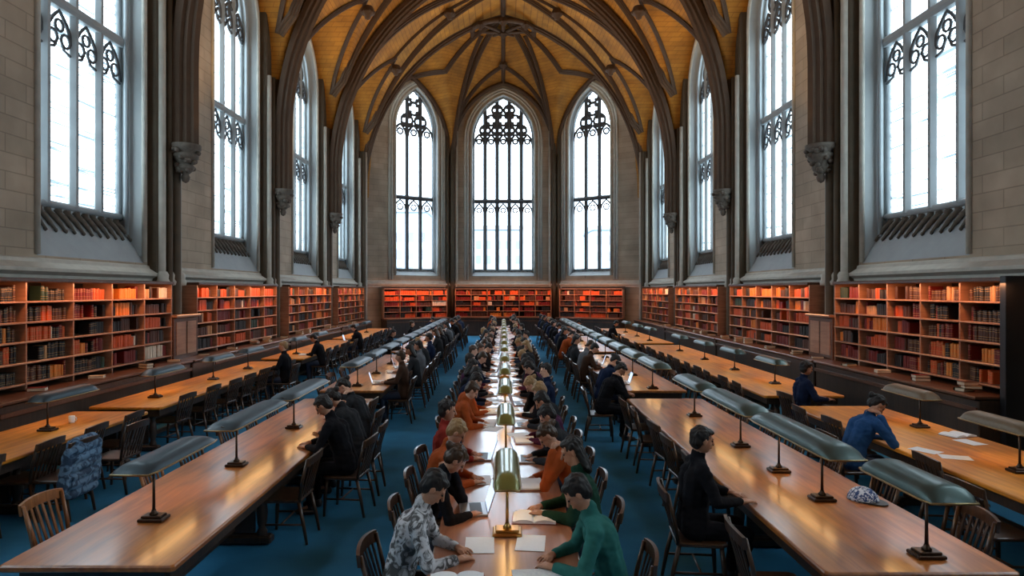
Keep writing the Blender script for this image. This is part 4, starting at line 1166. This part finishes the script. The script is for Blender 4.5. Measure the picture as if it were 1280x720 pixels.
LAP, OB, PA, PP, MUG = mk_laptop(), mk_openbook(), mk_paper('paper'), mk_paper('print'), mk_mug()
def item(src, x, y, rz, lab, cat, grp, z=TABLE_H+.001): return dup(src, (x, y, z), rz, lab, cat, grp)
item(OB, -.29, 4.00, .05, 'open white book at the bottom edge of the picture, centre table', 'book', None)
item(PP, .17, 4.07, .08, 'blue printed sheet at the bottom edge, right of the brass lamp', 'paper', None)
item(PP, .32, 4.08, -.10, 'printed sheet beside another, under the teal-jacketed person\'s elbow', 'paper', None)
item(PA, -.17, 4.62, .02, 'pale sheet between the patterned top and the brass lamp base', 'paper', None)
item(OB, .25, 5.15, -.06, 'open white book right of the brass lamp, before the teal-jacketed reader', 'book', None)
item(PA, .20, 4.66, -.1, 'plain sheet in front of the hands of the teal-jacketed reader', 'paper', None)
item(LAP, -.25, 5.35, -PI/2+.1, 'silver laptop beyond the patterned top on the centre table', 'laptop', None)
item(OB, .24, 6.05, PI/2, 'open book in front of the person in orange on the centre table', 'book', None)
item(PA, -.22, 6.2, .1, 'white sheet before the person in the rust orange top', 'paper', None)
item(LAP, -.24, 7.05, -PI/2, 'silver laptop before the upright person in dark red', 'laptop', None)
item(LAP, .26, 6.95, PI/2, 'silver laptop before the person in charcoal on the centre table', 'laptop', None)
cnt = {}
for (row, side, y, ex, sgn) in SEATS:
    x = ex-sgn*.27; k = R.random(); key = (row, side)
    face = facing(side); sd = {'L': 'left', 'R': 'right'}[side]
    what = 'laptop' if k < .42 else ('open book' if k < .72 else 'sheet')
    cnt[(key, what)] = cnt.get((key, what), 0)+1; nth = ORD[min(cnt[(key, what)]-1, 37)]
    lab = {'laptop': 'silver laptop', 'open book': 'open white book', 'sheet': 'white sheet'}[what]
    item({'laptop': LAP, 'open book': OB, 'sheet': PA}[what], x, y+R.uniform(-.06, .06), face+R.uniform(-.2, .2), '%s, %s from the camera on the %s side of the %s tables' % (lab, nth, sd, row),
         {'laptop': 'laptop', 'open book': 'book', 'sheet': 'paper'}[what], '%ss on the %s tables' % (what, row))
    if R.random() < .5:
        cnt[(key, 'n')] = cnt.get((key, 'n'), 0)+1
        item(PA, x-sgn*.06, y+.34, face+R.uniform(-.4, .4), 'loose white page, %s from the camera on the %s side of the %s tables' % (ORD[cnt[(key, 'n')]-1], sd, row), 'paper', 'loose pages on the %s tables' % row)
for i in range(17):  # extra white sheets added to imitate the window glare on the tabletop
    yy = 8.5+i*1.4; sg_ = 1 if i % 2 else -1
    item(PA, sg_*.14, yy, R.uniform(-.5, .5), 'added white sheet imitating glare beside the centre table lamps, %s from the near end' % ORD[i], 'paper', 'added glare sheets in the middle of the centre tables')
# papers on the right wall table, near
for (x, y, rz, w) in ((4.85, 7.35, .5, 'spread white sheets nearest the lamp base'), (5.65, 7.75, .2, 'large white sheet toward the wall')):
    item(PA, x, y, rz, '%s, near right wall table' % w, 'paper', None)
item(PA, 4.98, 7.05, 1.2, 'tilted sheet partly off the aisle edge of the near right wall table', 'paper', None)
item(OB, 5.75, 8.1, .3, 'open book lying near the wall side of the right wall table', 'book', None)
item(MUG, -6.0, 8.9, 0, 'white mug on the near left wall table', 'mug', None)
# soft cap on the right aisle table
m_ = MB(); m_.ell((0, 0, .0), (.115, .13, .115), 18, 12); m_.v = [(x, y, max(0.0, z)) for x, y, z in m_.v]
cap = m_.obj('cap', CL['quilted'], None, (3.16, 5.62, TABLE_H+.002), .6); tag(cap, 'blue and white patterned cap lying on the near right aisle table', 'cap')
CL_cap = pattern_cloth('cap_pattern', (.02, .06, .2), (.6, .68, .8), 30); cap.data.materials[0] = CL_cap
m_ = MB(); m_.add([(0.115*math.cos(a)*r, .02-.0-.13*math.sin(a)*(1 if r == 1 else 1.75), zz) for zz in (.004, .012) for r in (1, 1.0001) for a in [PI*i/10 for i in range(11)]],
                  [(i, i+1, 12+i, 11+i) for i in range(10)]+[(22+i, 33+i, 34+i, 23+i) for i in range(10)]+[(11+i, 12+i, 34+i, 33+i) for i in range(10)])
m_.obj('brim', M['black'], cap)
# jacket over a chair on the left, blue puffer
PC(-5.12, 7.4, 'R', 'dark chair under the blue puffer jacket at the left wall table', 'chairs along the left wall tables')
PC(-5.05, 8.35, 'R', 'dark chair with its back to the aisle beyond the blue puffer jacket', 'chairs along the left wall tables')
jb = MB()
for z in (.30, .40, .50, .60, .70, .80): capsule(jb, (-.20, -.30+(.85-z)*.1, z), (.20, -.30+(.85-z)*.1, z), .062, .062)
for s in (-1, 1):
    for i in range(5): capsule(jb, (s*(.25+.01*i), -.27+.01*i, .78-.09*i), (s*(.262+.01*i), -.25+.01*i, .72-.09*i), .055, .055)
    capsule(jb, (s*.12, -.2, .86), (s*.2, -.22, .55), .04, .045)
capsule(jb, (-.16, -.27, .87), (.16, -.27, .87), .06, .06)
jm = blob(jb, 'puffer_jacket', .011, 2); jm.materials.append(CL['quilted'])
jo = bpy.data.objects.new('puffer_jacket', jm); C.objects.link(jo); jo.location = (-5.12, 7.4, 0); jo.rotation_euler.z = facing('R')
tag(jo, 'shiny blue puffer jacket hung over a chair at the left wall table', 'jacket')
# book piles and folders lying on the wall counters
pile_i = {}
for sx, sd in ((-1, 'left'), (1, 'right')):
    y = 9.8
    while y < 31:
        n = R.choice([1, 2, 3, 1]); zz = 1.057; pile_i[sd] = pile_i.get(sd, 0)+1
        for q in range(n):
            c = R.choice(['black', 'tan', 'cream', 'brown', 'dark red', 'dark green'])
            o = bpy.data.objects.new('book', bmesh_data); C.objects.link(o); th = R.uniform(.03, .06)
            o.rotation_euler = (0, PI/2, R.uniform(-.4, .4)); o.scale = (th, .17, .24); o.location = (sx*7.12-.12, y-.08, zz+th/2)
            o.material_slots[0].link = 'OBJECT'; o.material_slots[0].material = BM[c]; zz += th+.001
            tag(o, '%s book lying %s, pile %s from the camera on the %s wall counter' % (c, ['lowest', 'second', 'third'][q], ORD[pile_i[sd]-1], sd), 'book', 'books lying on the %s wall counter' % sd)
        y += R.uniform(.7, 1.6)
# low reading desks under the far bookcases
# pale buildings seen faintly through the far windows
for (x, y, w_, d_, h_, lab) in ((-17, 95, 13, 12, 13.5, 'pale distant building seen through the left far window'), (-1, 110, 8, 12, 12.5, 'pale distant building seen low in the middle far window'), (19, 100, 12, 12, 11.5, 'pale distant building seen through the right far window')):
    r_ = empty('building', (x, y, 0), 0, lab, 'building', 'distant buildings outside')
    m_ = MB(); m_.cbox((0, 0, h_/2), (w_, d_, h_), .3); m_.obj('wall', M['haze'], r_)
    m_ = MB(); m_.cbox((0, 0, h_+.3), (w_+.6, d_+.6, .6), .1); m_.obj('parapet', M['haze'], r_)
    for i in range(int(w_/1.6)):
        for j in range(3):
            m_ = MB(); m_.cbox((-w_/2+1+i*1.6, -d_/2-.02, 5.2+j*2.4), (.8, .12, 1.3), .03); m_.obj('window', M['hazedark'], r_)
# ------------------------------------------------------------------ daylight, lamps, camera
w = bpy.data.worlds.new('sky'); S.world = w; w.use_nodes = True; nt = w.node_tree
bg = nt.nodes['Background']; bg.inputs[1].default_value = 7.5
tc = nt.nodes.new('ShaderNodeTexCoord'); sp_ = nt.nodes.new('ShaderNodeSeparateXYZ'); cr = nt.nodes.new('ShaderNodeValToRGB')
nt.links.new(tc.outputs['Generated'], sp_.inputs[0]); nt.links.new(sp_.outputs['Z'], cr.inputs[0]); nt.links.new(cr.outputs[0], bg.inputs[0])
cr.color_ramp.elements[0].position = 0; cr.color_ramp.elements[0].color = (.50, .62, .72, 1); cr.color_ramp.elements[1].position = .6; cr.color_ramp.elements[1].color = (.78, .90, 1, 1)
def portal(c, nrm, t, w_, h_):
    l = bpy.data.lights.new('daylight_portal', 'AREA'); l.shape = 'RECTANGLE'; l.size = w_; l.size_y = h_; l.cycles.is_portal = True
    o = bpy.data.objects.new('daylight_portal', l); C.objects.link(o); o.location = c
    z = Vector(nrm); xv = Vector(t).normalized(); yv = z.cross(xv)
    o.rotation_euler = Matrix((xv, yv, z)).transposed().to_euler()
for sd in ('left', 'right'):
    O, t, n, _ = FRAMES[sd]
    for yc in WINC: portal(O+t*yc+n*.75+Vector((0, 0, 8.5)), n, t, 3.3, 9.2)
for f, uc, w_ in ((FL, 2.2, 2.7), (FC, 3.1, 3.8), (FR, 2.2, 2.7)):
    portal(f[0]+f[1]*uc+f[2]*.75+Vector((0, 0, 8.9)), f[2], f[1], w_, 10.6)
# warm fill lights added beside the corbels, unseen, to brighten the tiled vault
for yp in PILC[1:-1]:
    for sx in (-1, 1):
        o = area('vault_fill_light', (sx*6.75, yp+.5, 5.9), (0, 0, 0), .5, .5, 110, (1, .58, .20), 2.4); aim(o, (-sx*.42, 0, 1))
for sx in (-1, 1):
    o = area('vault_fill_light', (sx*2.2, 36.2, 11.5), (0, 0, 0), .4, .4, 0.01, (1, .62, .22), 2.2); aim(o, (-sx*.25, -.35, 1))
cam = bpy.data.cameras.new('camera'); co = bpy.data.objects.new('camera', cam); C.objects.link(co)
co.location = (0, 0, CAMH); co.rotation_euler = (PI/2, 0, 0)
cam.sensor_width = 36; cam.lens = 800/1280*36; cam.shift_x = 11/1280; cam.shift_y = 3/1280; cam.clip_end = 200; cam.clip_start = .05
S.camera = co
# templates are not part of the hall
for o in [o for o in C.objects if o.parent is None and abs(o.location.z+50) < .01]:
    for ch in list(o.children):
        for g in list(ch.children): bpy.data.objects.remove(g)
        bpy.data.objects.remove(ch)
    bpy.data.objects.remove(o)
S.view_settings.view_transform = 'Standard'; S.view_settings.look = 'None'; S.view_settings.gamma = 1; S.view_settings.use_curve_mapping = False
S.view_settings.exposure = 0.38
cy = S.cycles; cy.max_bounces = 7; cy.diffuse_bounces = 4; cy.glossy_bounces = 3; cy.transparent_max_bounces = 10; cy.sample_clamp_indirect = 6
cy.use_denoising = True; cy.caustics_reflective = False; cy.caustics_refractive = False
